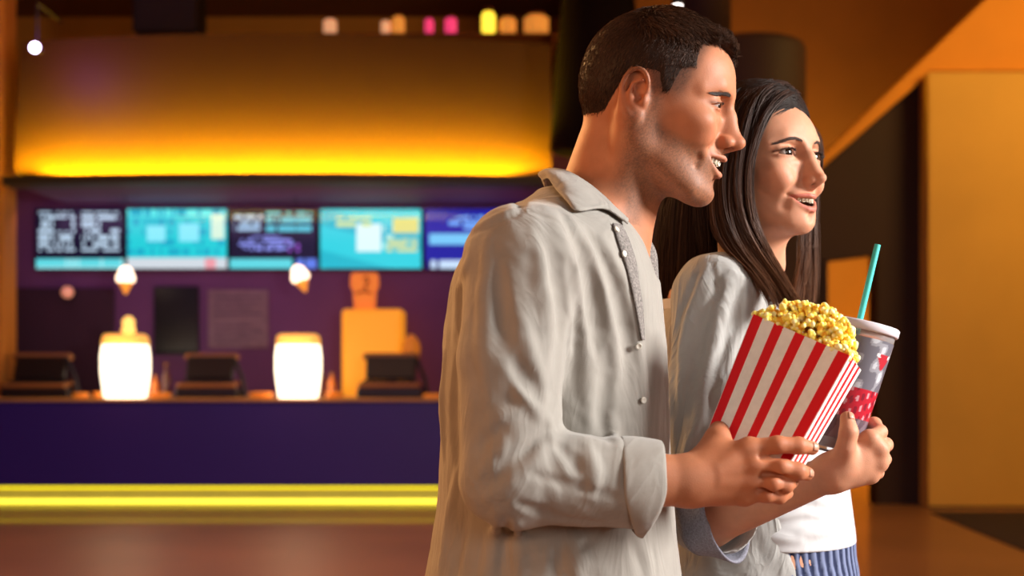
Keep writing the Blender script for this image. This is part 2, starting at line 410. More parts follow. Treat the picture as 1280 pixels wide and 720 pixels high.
def wrinkle(m, sc, dist, st):
    """fine creases running down the cloth, added under the weave"""
    nt = m.node_tree; N = nt.nodes; L = nt.links; b = N['Principled BSDF']
    tc = N.new('ShaderNodeTexCoord'); mp = N.new('ShaderNodeMapping'); mp.inputs['Scale'].default_value = (1, 1, .38); mp.inputs['Rotation'].default_value = (.2, .35, .3)
    n = N.new('ShaderNodeTexNoise'); n.inputs['Scale'].default_value = sc; n.inputs['Detail'].default_value = 3; n.inputs['Distortion'].default_value = 1.6
    L.new(tc.outputs['Object'], mp.inputs['Vector']); L.new(mp.outputs['Vector'], n.inputs['Vector'])
    s_ = N.new('ShaderNodeMath'); s_.operation = 'SUBTRACT'; s_.inputs[1].default_value = .5; L.new(n.outputs['Fac'], s_.inputs[0])
    a = N.new('ShaderNodeMath'); a.operation = 'ABSOLUTE'; L.new(s_.outputs[0], a.inputs[0])
    bp = N.new('ShaderNodeBump'); bp.inputs['Distance'].default_value = dist; bp.inputs['Strength'].default_value = st; bp.invert = True
    L.new(a.outputs[0], bp.inputs['Height']); old = b.inputs['Normal'].links[0].from_node
    L.new(bp.outputs['Normal'], old.inputs['Normal'])
wrinkle(M['shirt'], 13, .015, .42); wrinkle(M['pale_shirt'], 16, .016, .55); wrinkle(M['white_cloth'], 12, .01, .4)
# ------------------------------------------------------------------ heads (local frame in cm: x forward, y left, z up, origin between the ears)
def head_frame(R, sc, lp, px, py, Yo):
    """frame whose local point lp is seen at (px,py) when the origin stands at distance Yo"""
    off = R @ (np.array(lp, float)*sc); Y = Yo+off[1]
    w = P(px, py, Y); o = w-off; o[1] = Yo
    return Frame(o, R, sc)
EYE = {False: (7.45, 3.15, 1.3), True: (7.3, 3.15, 1.6)}
ZCS = {False: -4.55, True: -4.9}
LD = {False: 1.5, True: 1.45}

def sculpt_head(F, T, fem):
    F.T = T; A, C = F.add, F.sub
    g = lambda m, w: w if fem else m
    top = g(11.5, 12.2); ex, ey, ez = EYE[fem]; ld = LD[fem]
    A(ell((-.2, 0, 3.9), (g(8.5, 8.8), 7.2, top-3.9)), 0)
    A(ell((1.5, 0, 2.2), (7.6, 6.7, 6.6)), 1.5)
    A(ell((-3.4, 0, 1.6), (4.9, 5.5, 4.8)), 1.5)              # occiput
    A(ell((4.6, 0, 4.4), (4.6, 5.9, 4.6)), 1.5)               # forehead
    A(ell((3.8, 0, -1.6), g((5.0, 5.9, 7.2), (4.9, 5.6, 6.6))), 2)
    for s in (1, -1):
        A(cone((.9, s*g(5.2, 4.6), -4.8), (6.9, s*g(2.4, 1.7), g(-8.2, -7.6)), g(1.5, 1.35), g(1.6, 1.3)), 2.2)   # jaw
        A(cone((1.0, s*5.3, -.5), (.9, s*g(5.2, 4.7), -4.6), 1.3, 1.4), 1.5)
        A(ell((6.3, s*4.3, -.9), (2.3, 1.9, 1.7)), 1.4)       # cheekbone
        A(ell((g(6.8,6.9), s*g(3.2,3.4), -2.5), g((1.85, 1.55, 1.5), (2.0, 1.7, 1.6))), 1.4)      # cheek raised by the smile
    A(ell((g(8.1, 7.6), 0, g(-8.5, -7.9)), g((1.75, 2.0, 1.6), (1.55, 1.55, 1.4))), 1.8)      # chin
    A(ell((3.5, 0, -6.9), (4.6, 3.9, 2.2)), 2)                # under the jaw
    A(ell((g(6.8, 6.4), 0, -4.8), (3.0, 3.2, 2.9)), 1.4)      # muzzle
    for s in (1, -1):                                         # brow ridge
        A(cone((8.4, s*.9, ez+1.9), (7.7, s*3.2, ez+2.2), g(.95, .7), g(.85, .7)), 1.1)
        A(cone((7.7, s*3.2, ez+2.2), (6.3, s*5.0, ez+1.4), g(.85, .7), .6), 1.1)
    for s in (1, -1):                                         # sockets
        C(ell((9.0, s*2.9, ez+.15), (1.3, 1.8, 1.05)), 1.0)
        C(ell((9.3, s*1.85, ez+.3), (1.0, .75, .9)), .9)
    # nose
    nt = g((11.15, 0, -1.9), (11.3, 0, -2.15))
    A(cone((8.8, 0, ez+1.2), (9.6, 0, ez-.4), .74, .62), .7)
    A(cone((9.6, 0, ez-.4), (nt[0]-.6, 0, nt[2]+.9), .6, .66), .6)
    A(ell(nt, g((.98, .95, .85), (.82, .78, .72))), .6)
    A(cone((9.3, 0, .3), (9.8, 0, nt[2]-.3), .9, 1.15), .9)
    for s in (1, -1):
        A(ell((nt[0]-1.3, s*g(1.2,1.05), nt[2]-.3), g((1.0, .62, .7), (.9, .42, .52))), g(.4,.5))
    A(cone((nt[0]-.5, 0, nt[2]-.5), (9.2, 0, nt[2]-1.1), .42, .5), .4)
    for s in (1, -1):
        C(ell((nt[0]-.75, s*.6, nt[2]-1.0), (.6, .3, .42)), .25)
        C(chain([(nt[0]-1.9, s*1.75, nt[2]+.4), (nt[0]-2.1, s*1.9, nt[2]-.5), (nt[0]-1.9, s*1.8, nt[2]-1.0)], [.12, .14, .12]), .35)
    # eyes: lids round the ball, then the almond cut
    for s in (1, -1): A(ell((ex, s*ey, ez), g((1.36, 1.5, 1.28), (1.45, 1.85, 1.40))), .45)
    for s in (1, -1):
        op = g(.33, .47)
        pts = [(ex+.8, s*(ey-g(1.5,1.7)), ez-.25), (ex+1.18, s*(ey-.8), ez), (ex+g(1.3,1.38), s*ey, ez+.1), (ex+g(1.08,1.0), s*(ey+g(.85,.95)), ez+g(0,.05)), (ex+g(.25,-.2), s*(ey+g(1.6,2.1)), ez-g(.2,.05))]
        C(chain(pts, [.1, op*.8, op, op*.82, .1]), .06)
        A(chain([(x+(0, .0, .03, 0, 0)[i], y, z+(.12, op*.95, op*1.15, op*.95, .14)[i]) for i, (x, y, z) in enumerate(pts)], [.1, .14, .15, .14, .1]), .1)
        A(chain([(pts[i][0]-.04, pts[i][1], pts[i][2]-op*1.02-.03) for i in (1,2,3)], [.11, .12, .11]), .15)
        C(chain([(ex+1.0, s*(ey-1.0), ez+1.0), (ex+1.2, s*ey, ez+1.2), (ex+.8, s*(ey+1.2), ez+.95)], [.08, .1, .08]), .3)            # crease over the lid
        A(chain([(8.35, s*2.0, ez-1.15), (8.25, s*3.2, ez-1.4), (7.5, s*4.3, ez-1.2)], [.22, .3, .2]), .7)   # pouch under a smiling eye
    # mouth: smiling, parted
    zc = ZCS[fem]; mw = g(2.9, 3.15); mf = g(10.0, 9.6); cx_ = g(8.0, 7.6); zm = (zc+.45 + zc-ld)/2
    cor = lambda s: (cx_, s*mw, zc+g(.45,.75))
    ro = (ld-.15)*.5
    arc = lambda x0, z1, z0: [(x0-.62, 1.5, z1), (x0, .6, z0), (x0, -.6, z0), (x0-.62, -1.5, z1)]
    C(chain([cor(1)]+arc(mf, zm+.22, zm)+[cor(-1)], [.06, ro*.75, ro*.95, ro*.95, ro*.75, .06]), .12)
    C(ell((mf-1.5, 0, zm+.1), (1.5, 2.1, ro*1.0)), .2)
    for s in (1, -1):
        A(chain([cor(s), (mf-.5, s*1.5, zc+.52), (mf+.07, s*.55, zc+.52), (mf+.1, 0, zc+.42)], [.14, .28, .33, .3]), .22)
        A(chain([cor(s), (mf-.75, s*1.55, zc-ld+.5), (mf-.25, s*.6, zc-ld), (mf-.2, 0, zc-ld-.03)], [.14, .33, .42, .43]), .25)
        C(chain([(9.3, s*2.1, nt[2]-.5), (8.7, s*3.0, -3.4), (8.0, s*3.6, -4.6), (7.5, s*3.5, -5.8)], g([.08, .16, .17, .06], [.03, .08, .1, .04])), g(.85, 1.3))   # smile fold
        if not fem: A(ell((cx_-.2, s*(mw+.35), zc+.4), (.5, .5, .6)), .5)
        if fem: C(cone((cx_+.25, s*(mw+.02), zc+g(.5,.78)), (cx_+.2, s*(mw+.05), zc+g(.3,.6)), .08), .3)
    C(cone((mf-.35, 0, zc-ld-1.0), (mf-.35, 0, zc-ld-1.1), .3), 1.0)
    # ears
    for s in (1, -1):
        RE = Rz(s*18) @ Ry(g(2, -9)); c = np.array((g(.0, -.7), s*6.7, .15)); es = g(1.0, .88)
        q = lambda x, y, z: RE @ (np.array((x, s*y, z))*es) + c
        A(ell(q(-.2, .15, 0), (1.3, .45, 2.1), RE), .5)
        A(ell(q(.15, .45, -2.3), (.66, .34, .76), RE), .5)                     # lobe
        hel = [(.75, .35, .6), (.9, .65, 1.6), (.45, 1.0, 2.6), (-.5, 1.25, 3.0), (-1.5, 1.3, 2.5), (-2.0, 1.3, 1.3), (-1.85, 1.15, 0), (-1.2, .95, -1.3), (-.3, .7, -2.3)]
        C(ell(q(-.2, 1.05, .6), (1.17, .52, 1.85), RE), .3)                    # hollow
        hc_ = catmull([q(*h) for h in hel], 26); A(chain(list(hc_), list(np.interp(np.linspace(0, 8, 26), range(9), [.2, .25, .28, .29, .29, .29, .28, .28, .32]))), .2)
        A(chain([q(*h) for h in [(.0, .85, 1.9), (-.85, 1.0, 1.3), (-1.0, .95, .3), (-.55, .85, -.9), (.1, .7, -1.3)]], [.2, .25, .27, .28, .25]), .25)   # antihelix
        A(ell(q(.85, .55, -.35), (.36, .34, .6), RE), .3)                     # tragus
        C(ell(q(.15, .75, -.2), (.5, .75, .65), RE), .3)                      # bowl
    return F

def head_colour(V, T, fem, skin):
    L = T.l(V); n = len(V); C = np.tile(np.array(skin, float), (n, 1)); x, y, z = L.T; ay = np.abs(y)
    ex, ey, ez = EYE[fem]; ld = LD[fem]
    S = np.stack([x, ay, z], 1); hd = ((np.abs(z) < 14) & (np.abs(x) < 14) & (ay < 9))*1.0
    C = mixc(C, np.array(skin)*(1.0, .72, .66), .5*hd*np.clip(blob(S, (7.4, 3.6, -1.8), (2.5, 2.2, 1.7))+blob(S, (11, 0, -1.8), (1.2, 1.5, 1.1))*.8+blob(S, (0, 7.6, .2), (2.6, 1.8, 3.4))*.9, 0, 1))
    lip = (.47, .12, .09) if fem else (.40, .15, .10); zc = ZCS[fem]
    cx = np.clip(ay/2.7, 0, 1)
    up = np.exp(-((z-(zc+.5))/(.36-.16*cx))**4)*(x > 7.6)*(ay < 2.8)
    lo = np.exp(-((z-(zc-ld+(ld+.4)*cx**2.2))/(.48-.25*cx))**4)*(x > 7.6)*(ay < 2.75)
    C = mixc(C, lip, np.clip(up+lo, 0, 1)*hd*(.85 if fem else .6))
    zm = zc+(.45-ld)/2
    C = mixc(C, (.07, .012, .01), hd*(np.exp(-(((x-8.0)/1.25)**2+(y/2.2)**2+((z-zm)/(.3+ld*.4))**2)**3)))
    nx = 10.75 if not fem else 10.35
    C = mixc(C, (.10, .03, .02), hd*np.clip(blob(S, (nx-.1, .6, -2.9 if not fem else -2.65), (.45, .28, .35))*1.2, 0, 1))
    ln = blob(S, (ex+1, ey, ez), (.8, 1.7, .6)); C = mixc(C, np.array(skin)*(.5, .36, .32), hd*np.clip(ln*(.75 if fem else .55), 0, 1))
    op = .47 if fem else .33
    pl_ = [(ex+.8, ey-(1.7 if fem else 1.5), ez-.15), (ex+1.18, ey-.8, ez+op*.95), (ex+1.35, ey, ez+.1+op), (ex+1.0, ey+.95, ez+.02+op*.9), (ex-(.2 if fem else -.25), ey+(2.15 if fem else 1.65), ez+.1)]
    sel = np.nonzero((hd > 0) & (x > 5.5) & (np.abs(z-ez) < 2) & (ay > 1))[0]; dd = np.full(n, 9.0)
    dd[sel] = chain([np.array(q) for q in pl_], [0]*5)[0](x[sel], ay[sel], z[sel])
    C = mixc(C, (.045, .02, .014), np.exp(-(dd/(.17 if fem else .13))**2)*(.92 if fem else .6))
    if not fem:
        st = smoothstep(-3.0, -4.4, z+.38*(x-6.0)*(x < 6)) * smoothstep(-2.2, .4, x)      # beard region grows down and forward
        side = smoothstep(3.3, 2.0, x)*smoothstep(.4, 1.3, x)*smoothstep(4.2, 2.0, z)
        mous = blob(S, (9.8, .9, -3.6), (1.2, 1.7, .5))
        st = np.clip(st*smoothstep(-12.5, -9.8, z)+side*.9+mous, 0, 1)*(1-np.clip(up+lo, 0, 1))
        st = st*(1-blob(S, (8.5, 2.7, -3.4), (1.2, 1.0, 1.0)))
        r = np.random.default_rng(5).random(n)
        C = mixc(C, (.13, .062, .035), hd*np.clip(st*(.55+.5*(r-.45)), 0, .85))
        fade = smoothstep(-.4, 2.6, z+.3*np.minimum(x, 0)+.5*smoothstep(-2, -5, x)*3)*smoothstep(6.0, 4.2, x-.22*(z-3))*(ay > 1.0)
        ear = np.clip(1.6*blob(S, (-.1, 7.4, .3), (1.9, 1.2, 2.6)), 0, 1)*smoothstep(6.5, 6.9, ay)
        C = mixc(C, (.045, .022, .014), hd*np.clip(fade*.9*(.85+.3*(r-.5)), 0, 1)*(1-ear))
    return np.clip(C, 0, 1)

def face_bits(F, T, fem, parent, M, gaze=(1, 0, 0)):
    """eyeballs, teeth, brows and lashes, parented to the person"""
    gz = np.array(gaze, float); gz /= np.linalg.norm(gz); ex, ey, ez = EYE[fem]; ld = LD[fem]
    for s in (1, -1):
        E = np.array((ex, s*ey, ez)); V = []; Q = []; nu, nv = 36, 36; Cc = []
        u = np.cross(gz, (0, 0, 1)); u /= np.linalg.norm(u); w = np.cross(u, gz)
        for i in range(nv+1):
            th = math.pi*(i/nv)**1.5
            for k in range(nu):
                a = 2*math.pi*k/nu; r = (1.34 if fem else 1.2)+.09*math.exp(-(th/.42)**4)
                V.append(T.w(E+r*(gz*math.cos(th)+math.sin(th)*(u*math.cos(a)+w*math.sin(a)))))
                Cc.append((.003, .003, .003) if th < .24 else ((.022, .011, .006) if th < .48 else ((.01, .006, .005) if th < .58 else (.34, .27, .24))))
        for i in range(nv):
            for k in range(nu): Q.append((i*nu+k, i*nu+(k+1)%nu, (i+1)*nu+(k+1)%nu, (i+1)*nu+k))
        mesh('eye', V, Q, M['eye'], parent, col=np.array(Cc))
    b = MB(); zc = ZCS[fem]; mf = 9.6 if fem else 10.0
    rows = ((zc+.45, -.85, -.2),) if fem else ((zc+.45, -.88, -.2), (zc-ld+.25, .3, -.5))
    for z0, h, rr in rows:
        for k in range(-6, 7):
            a = k*.23; cx = mf-3.9+(3.65+rr)*math.cos(a*.9); cy = (2.75+rr*.5)*math.sin(a*.85)
            R = T.R @ Rz(math.degrees(a)*.85); ka = min(5, abs(k)); sg = math.copysign(1, h)
            hh = abs(h)/2*(1, .93, 1, .88, .85, .8)[ka]; c = T.w((cx, cy, z0+sg*(hh)+.08*abs(k)/6)); w_ = (.45, .40, .41, .4, .38, .36)[ka]*.52*T.s; hh *= T.s; t = .2*T.s
            b2 = MB(); b2.box((-t, -w_, -hh), (t, w_, hh), .07*T.s)
            b.add([R @ np.array(v)+c for v in b2.V], b2.F)
    b.build('teeth', M['teeth'], parent, smooth=True)
    rn = np.random.default_rng(3)
    for s in (1, -1):
        paths = []
        for i in range(520 if fem else 800):
            t = rn.random()**.9; lat = rn.normal(0, .09 if fem else .21)*(1-.6*t)
            arch = .5*math.sin(math.pi*min(1, t*1.05)**.9) if fem else .25*math.sin(math.pi*t)
            x = 9.5-2.3*t**1.9; y = (1.35 if fem else 1.8)+(3.45 if fem else 3.0)*t; z = ez+(1.45 if fem else 1.28)+(.12 if fem else .0)*(1-t)**3+arch+lat-(.1 if fem else .3)*t
            p = np.array((x, y*s, z)); d = np.array((-.25-.4*t, s*1.0, .38-.6*t+rn.normal(0, .12))); d /= np.linalg.norm(d); l = .5+.25*rn.random()
            paths.append([T.w(q) for q in (p, p+d*l*.5, p+d*l)])
        pt = F.stick(np.array(paths), .0003); zl_ = T.l(pt.reshape(-1, 3)).reshape(pt.shape)[..., 2].min(1); pt = pt[zl_ > ez+(1.05 if fem else .95)]; pt[:, 1:] = F.stick(pt[:, 1:], .0008, 2)
        V, Q = strands(pt, np.full(len(pt), .00016 if fem else .00024)); mesh('eyebrow', V, Q, M['brow_f' if fem else 'brow'], parent)
        paths = []
        for i in range(110 if fem else 70):
            t = rn.random(); yy = ey-1.25+(3.15 if fem else 2.75)*t; th = (yy-ey)/(1.8 if fem else 1.6); x = ex+(1.5 if fem else 1.4)*math.cos(th*.95)-.05; z = ez+(.56 if fem else .46)-.42*th*th*(1 if th > 0 else .8)
            p = np.array((x, s*yy, z)); l = (.3+.25*t if fem else .25)*(.8+.4*rn.random()); out = np.array((math.cos(th), s*math.sin(th)*1.1, 0))
            paths.append([T.w(q) for q in (p-out*.12, p+out*l*.45+np.array((0, 0, -.02)), p+out*l*.8+np.array((0, 0, l*.38)))])
        V, Q = strands(np.array(paths), np.full(len(paths), .0003 if fem else .0002)); mesh('eyelashes', V, Q, M['brow'], parent)
# ------------------------------------------------------------------ the man
MSKIN = (.43, .165, .080)
man = empty('person', (.09, 1.66, 0), 'man with short dark hair and light grey linen shirt, holding out the striped popcorn carton', 'person', 'couple with popcorn')
TM = head_frame(Rz(-14) @ Ry(13), .0102, (0,0,0), 811, 137, 1.65)

def finger(F, pts, r, k=.004, nail=None):
    n = len(pts); rr = [r*(1.08, 1.0, .93, .82)[min(i, 3)] for i in range(n)]
    F.add(chain(pts, rr), k)
    for p in pts[1:-1]: F.add(ell(p, r*1.0), .004)

B = Field(axis([(-.16,.007),(.04,.0015),(.37,0)]), axis([(1.38,.004),(1.43,.0015),(1.79,.006),(1.95,0)]),
          axis([(.88,.007),(1.20,.0013),(1.36,.004),(1.52,.0015),(1.87,0)]))
sculpt_head(B, TM, False); B.T = ID
B.add(cone(P(787,150,1.662), P(746,285,1.668), .052, .060), .018)
B.add(cone(P(785,225,1.66), P(772,330,1.655), .028, .034), .03)
B.add(cone(P(803,235,1.657), P(797,262,1.655), .014, .013), .02)          # throat
for dy in (-1, 1):
    B.add(cone(TM.w((-1.2, dy*6.0, -2.0)), P(778,335,1.655+dy*.012), .010, .009), .03)   # neck muscle
    B.add(cone(P(740,265,1.668+dy*.03), P(700,335,1.668+dy*.13), .03, .035), .04)
B.add(stack([(P(0,y,1.65)[2], (cx-640)/FPX*1.65, 1.665, w, b) for y, cx, w, b in
      ((285,715,.04,.08),(325,705,.08,.145),(360,700,.105,.155),(440,695,.112,.145),(560,695,.115,.135),(700,692,.125,.14),(850,690,.13,.15))]), .04)
SH = P(655,330,1.490); EL = P(640,596,1.452); WR = P(862,601,1.478)
B.add(cone(SH, EL, .048, .04), .03); B.add(econe(EL, WR, .042, .0265, (0,1,0), .8), .02)
SL = P(668,335,1.83); B.add(cone(SL, (.06,1.87,1.22), .048, .04), .03); B.add(cone((.06,1.87,1.22), (.13,1.85,.99), .038, .027), .02)
# far hand hangs at the side, hidden by the body
B.add(ell((.15,1.845,.93), (.022,.02,.045)), .02)
for i, q in enumerate(((.168,1.826),(.162,1.838),(.156,1.85),(.15,1.862))): B.add(chain([(q[0]-.005,q[1],.91),(q[0],q[1],.89),(q[0]-.01,q[1],.885)],[.009,.008,.007]), .004)
# near hand across the front of the carton
MC = [P(936,561,1.478), P(944,582,1.473), P(940,602,1.475), P(930,618,1.481)]
FG = [[MC[0], P(972,556,1.470), P(998,557,1.474), P(1015,560,1.484)],
      [MC[1], P(976,584,1.464), P(997,589,1.468), P(1008,592,1.478)],
      [MC[2], P(966,604,1.465), P(982,606,1.472), P(989,603,1.482)],
      [MC[3], P(958,619,1.472), P(974,621,1.478), P(984,617,1.486)]]
for m in MC: B.add(econe(WR, m, .021, .0125, (0,1,0), .8), .012)
B.add(ell(P(900,590,1.484), (.034,.016,.032)), .012)
for f, r in zip(FG, (.0095,.0098,.0092,.0080)): finger(B, f, r)
for m in MC: B.add(ell(m+np.array((0,-.004,0)), .0105), .008)
for i in range(3):
    a = (MC[i]+MC[i+1])/2; B.sub(cone(a+np.array((.008,-.012,0)), a+np.array((.03,-.012,0)), .0022, .002), .006)
for m in MC[:3]: B.add(cone(WR+(m-WR)*.45+np.array((0,-.012,0)), m+np.array((-.008,-.007,0)), .002, .003), .010)     # tendons
TH = [P(884,580,1.492), P(897,549,1.500), P(899,538,1.535), P(903,531,1.562)]
B.add(chain(TH, [.020,.0155,.0115,.0095]), .012)
V, Q = B.extract(); V = relax(V, Q, 2, .5)
Cm = head_colour(V, TM, False, MSKIN)
hand = smoothstep(P(835,0,1.475)[0], P(920,0,1.475)[0], V[:,0])*(V[:,2] < 1.36)
Cm = mixc(Cm, np.array(MSKIN)*(1.12,1.1,1.08), hand*.7)
for f in FG+[TH]:
    for j, p in enumerate(f[:3]): Cm = mixc(Cm, np.array(MSKIN)*(1.0,.75,.68), np.exp(-(((V-p)/.011)**2).sum(1))*.45)
man_body = mesh('body', V, Q, M['skin'], man, col=Cm); del V, Q, Cm
face_bits(B, TM, False, man, M, (1,.02,.12))
# nails on the near hand
nb = MB()
for f, r in zip(FG[:3], (.0085,.0088,.008)):
    t = f[3]-f[2]; t /= np.linalg.norm(t); n = np.array((0,-1,.25)); n -= t*(n@t); n /= np.linalg.norm(n); sd = np.cross(t, n)
    c = f[3]-t*.001; W_ = []
    for i in range(5):
        for j in range(5):
            u = (i/4-.5)*.0085; v = (j/4-.5)*.0080; W_.append(c+t*u+sd*v+n*(math.sqrt(max(0, r*r*.72-v*v)))-t*0)
    W_ = [np.array(w) for w in W_]; W_ = list(B.stick(np.array(W_), .0005))
    nb.add(W_, [(i*5+j, i*5+j+1, i*5+j+6, i*5+j+5) for i in range(4) for j in range(4)])
o = nb.build('fingernails', M['nail'], man, smooth=True); md = o.modifiers.new('t', 'SOLIDIFY'); md.thickness = .0002

# hair: a close cap, thicker over the top, and thousands of short strands
def hair_cap(src, T, ext, thick, step=.0019):
    """surface lifted off the scalp by thick(local x, y, z) cm; negative means bare skin"""
    F = Field(*[axis([(T.o[i]-ext[i][0], step), (T.o[i]+ext[i][1], 0)]) for i in range(3)])
    G = np.stack(np.meshgrid(F.x, F.y, F.z, indexing='ij'), -1).reshape(-1, 3)
    L = T.l(G); t = thick(*L.T)*T.s
    F.d = (src.sample(G)-t).reshape(F.d.shape).astype(np.float32); return F
def comb(L, n, k):
    f = k-n*(k*n).sum(1, keepdims=True); return f/(np.linalg.norm(f, axis=1, keepdims=True)+1e-9)
def man_thick(x, y, z):
    ay = np.abs(y)
    xf = np.interp(z, [-1,.3,2.5,4.1,4.9,6.7,8.4,12], [2.6,2.8,3.5,3.9,5.5,5.2,4.6,5.2]); zt = np.interp(y, [-4,-1,1], [8.5,7.6,6.6]); w = smoothstep(5.4, 3.8, ay)*smoothstep(zt-.3, zt+.7, z)
    xf = xf*(1-w)+9.4*w
    zl = np.interp(x, [-9,-5,-4,-2.6,-1.9,1.6,2.3,6], [-2.4,-2.2,-1.6,1.6,3.3,3.3,1.2,1.2])
    m = np.minimum(xf-x, z-zl)
    top = smoothstep(6.5, 9.5, z)*smoothstep(-6, 0, x); qf = np.exp(-((x-7.6)/2.6)**2-((y+.3)/3.6)**2)*smoothstep(6.5, 8.0, z)
    return np.where(m > 0, smoothstep(0, 2.4, m)*.20+smoothstep(0, .8, m)*(top*.25+qf*.75)+.02, -.08)
Hm = hair_cap(B, TM, ((.125,.145),(.105,.105),(.09,.150)), man_thick)
V, Q = Hm.extract(); V = relax(V, Q, 1, .5)
L = TM.l(V); rn = np.random.default_rng(21)
NL = Hm.normal(V) @ TM.R
def seeds(mask, n): idx = rn.choice(np.nonzero(mask)[0], n); return L[idx]+rn.normal(0, .05, (n,3)), NL[idx]
outer = (man_thick(*L.T) > .01) & ((NL*(L-np.array((0,0,2)))).sum(1) > 0)
p, nn = seeds(outer, 34000)
topw = smoothstep(6.2, 9.0, p[:,2])*smoothstep(-5, 1, p[:,0])
ay = np.abs(p[:,1]); front = smoothstep(5.5, 7.5, p[:,0])*topw
flow = np.stack([-.35+1.15*topw, -.3*topw, -1.0+.8*topw], 1)
flow = flow*(1-front[:,None])+np.array((.2, -.95, .25))*front[:,None]
clump = np.sin(p[:,0]*3.1+p[:,1]*2.3)+np.sin(p[:,1]*5.1-p[:,2]*2.7)
flow += rn.normal(0, .13, flow.shape)+.16*clump[:,None]*np.array((.4,.6,.3)); flow = comb(p, nn, flow)
ln = (.45+.95*topw)*(.6+.7*rn.random(len(p))); lift = .12+.16*topw
paths = np.stack([p-nn*.06+flow*(ln*t)[:,None]+nn*(lift*math.sin(t*2.0)*ln)[:,None] for t in np.linspace(0, 1, 5)], 1)
paths = (paths*TM.s) @ TM.R.T + TM.o
V2, Q2 = strands(paths, (.00022+.00013*rn.random(len(p)))*(1+.4*topw))
hc = np.outer(.5+1.0*rn.random(len(p))+.25*clump*.5, (.050, .022, .0115))
man_hair = mesh('hair', np.concatenate([V, V2]), np.concatenate([Q, Q2+len(V)]), M['hair'], man, col=np.concatenate([np.tile((.024,.011,.006), (len(V),1)), np.clip(np.repeat(hc, 15, axis=0), .002, 1)]))

# ------------------------------------------------------------------ his shirt
S = Field(axis([(-.16,.0024),(-.06,.0019),(.225,0)]), axis([(1.37,.0019),(1.66,.004),(1.94,0)]), axis([(1.03,.0045),(1.10,.0021),(1.67,0)]))
zr = lambda y: P(0, y, 1.65)[2]
rows = []
for y, xl, xr, b in ((246,676,735,.06),(262,640,762,.115),(282,606,786,.155),(304,588,802,.178),(340,565,818,.180),(420,553,829,.166),(500,550,834,.160),(560,550,838,.158),(640,545,843,.165),(720,531,852,.178),(830,515,868,.19)):
    rows.append((zr(y), ((xl+xr)/2-640)/FPX*1.65, 1.663, (xr-xl)/2/FPX*1.65, b))
S.add(stack(rows, 2.15), 0)
S.add(cone(P(738,292,1.665), P(700,296,1.62), .060, .05), .03)
S.add(cone(P(702,300,1.60), P(655,325,1.50), .045, .052), .035)
SHs = P(652,328,1.484)
S.add(cone(SHs, P(638,450,1.468), .062, .056), .03); S.add(cone(P(638,450,1.468), P(639,590,1.455), .056, .054), .008)
S.add(cone(P(641,592,1.455), P(790,606,1.468), .053, .0475), .012)
S.add(cone(P(622,612,1.455), P(640,616,1.455), .030, .036), .02)
S.add(cone(P(665,305,1.80), (.06,1.865,1.22), .058, .052), .03); S.add(cone((.06,1.865,1.22), (.11,1.855,1.06), .05, .045), .02)
# gap between the arm and the chest
for st, r in ((((699,335),(704,380),(701,430),(694,480),(688,520)), .0135),):
    S.fold(st, r, .30, .010, 'c')
fr = [  # ridges and creases read off the cloth
 ('a', ((666,272),(679,319),(677,352),(686,388),(690,431)), .0075, .4), ('a', ((680,258),(706,300),(716,344),(715,402),(710,440)), .007, .45),
 ('a', ((692,247),(722,290),(749,337),(767,402),(773,470)), .0075, .45), ('a', ((722,334),(727,402),(733,460),(736,538)), .006, .5),
 ('a', ((752,300),(783,359),(798,425),(808,500)), .0065, .45),
 ('c', ((672,285),(692,330),(697,370),(698,420)), .007, .5), ('c', ((700,262),(727,318),(741,372),(748,450)), .008, .55), ('c', ((712,330),(720,380),(722,430)), .005, .5),
 ('c', ((735,290),(764,350),(782,420),(788,500)), .0065, .5), ('c', ((757,440),(757,500),(750,545)), .006, .5),
 ('c', ((576,316),(563,350),(561,385),(563,425)), .0085, .5), ('a', ((585,325),(573,360),(571,410)), .006, .5),
 ('c', ((590,292),(620,277),(648,266),(656,240)), .0018, .3), ('a', ((592,288),(622,272),(650,262)), .003, .4),
 ('a', ((622,452),(633,483),(660,508),(688,528)), .0065, .45), ('c', ((628,470),(640,500),(666,524)), .006, .5), ('c', ((640,440),(655,470),(676,500)), .006, .5),
 ('a', ((652,400),(664,440),(680,478)), .005, .5), ('a', ((610,300),(604,380),(606,450),(612,500)), .008, .65), ('c', ((625,330),(628,400),(634,440)), .006, .6),
 ('c', ((678,536),(660,556),(636,570),(622,578)), .0068, .4), ('c', ((676,545),(655,580),(625,600),(596,612)), .0072, .4), ('c', ((640,520),(612,540),(596,562)), .005, .45),
 ('a', ((684,532),(652,552),(622,566),(600,590)), .0055, .4), ('a', ((690,540),(668,572),(648,590),(610,622)), .006, .45), ('a', ((650,512),(620,528),(602,548)), .005, .5),
 ('c', ((668,594),(720,608),(769,620)), .0025, .3), ('a', ((690,548),(730,551),(765,558)), .005, .5), ('c', ((700,560),(716,575),(722,590)), .004, .5),
 ('c', ((650,630),(700,648),(760,655)), .003, .4), ('a', ((735,560),(745,590),(742,620)), .005, .6),
 ('c', ((634,648),(630,690),(627,735)), .004, .4), ('a', ((620,640),(614,690),(606,735)), .006, .55), ('a', ((645,655),(650,700),(648,735)), .005, .55), ('c', ((702,672),(696,705),(690,735)), .0045, .45),
 ('a', ((720,668),(722,700),(724,735)), .007, .55), ('c', ((790,675),(800,700),(806,735)), .005, .5), ('a', ((572,590),(562,650),(550,720)), .008, .6), ('c', ((583,640),(574,680),(566,730)), .006, .5),
 ('a', ((762,520),(770,545),(772,556)), .005, .5), ('c', ((570,450),(566,520),(572,580)), .006, .6), ('a', ((556,440),(553,510),(555,570)), .006, .65)]
for mo, st, r, dp in fr: S.fold(st, r*(1.2 if mo == 'a' else 1.5), dp*(.85 if mo == 'a' else .7), .010 if mo == 'a' else .009, mo)
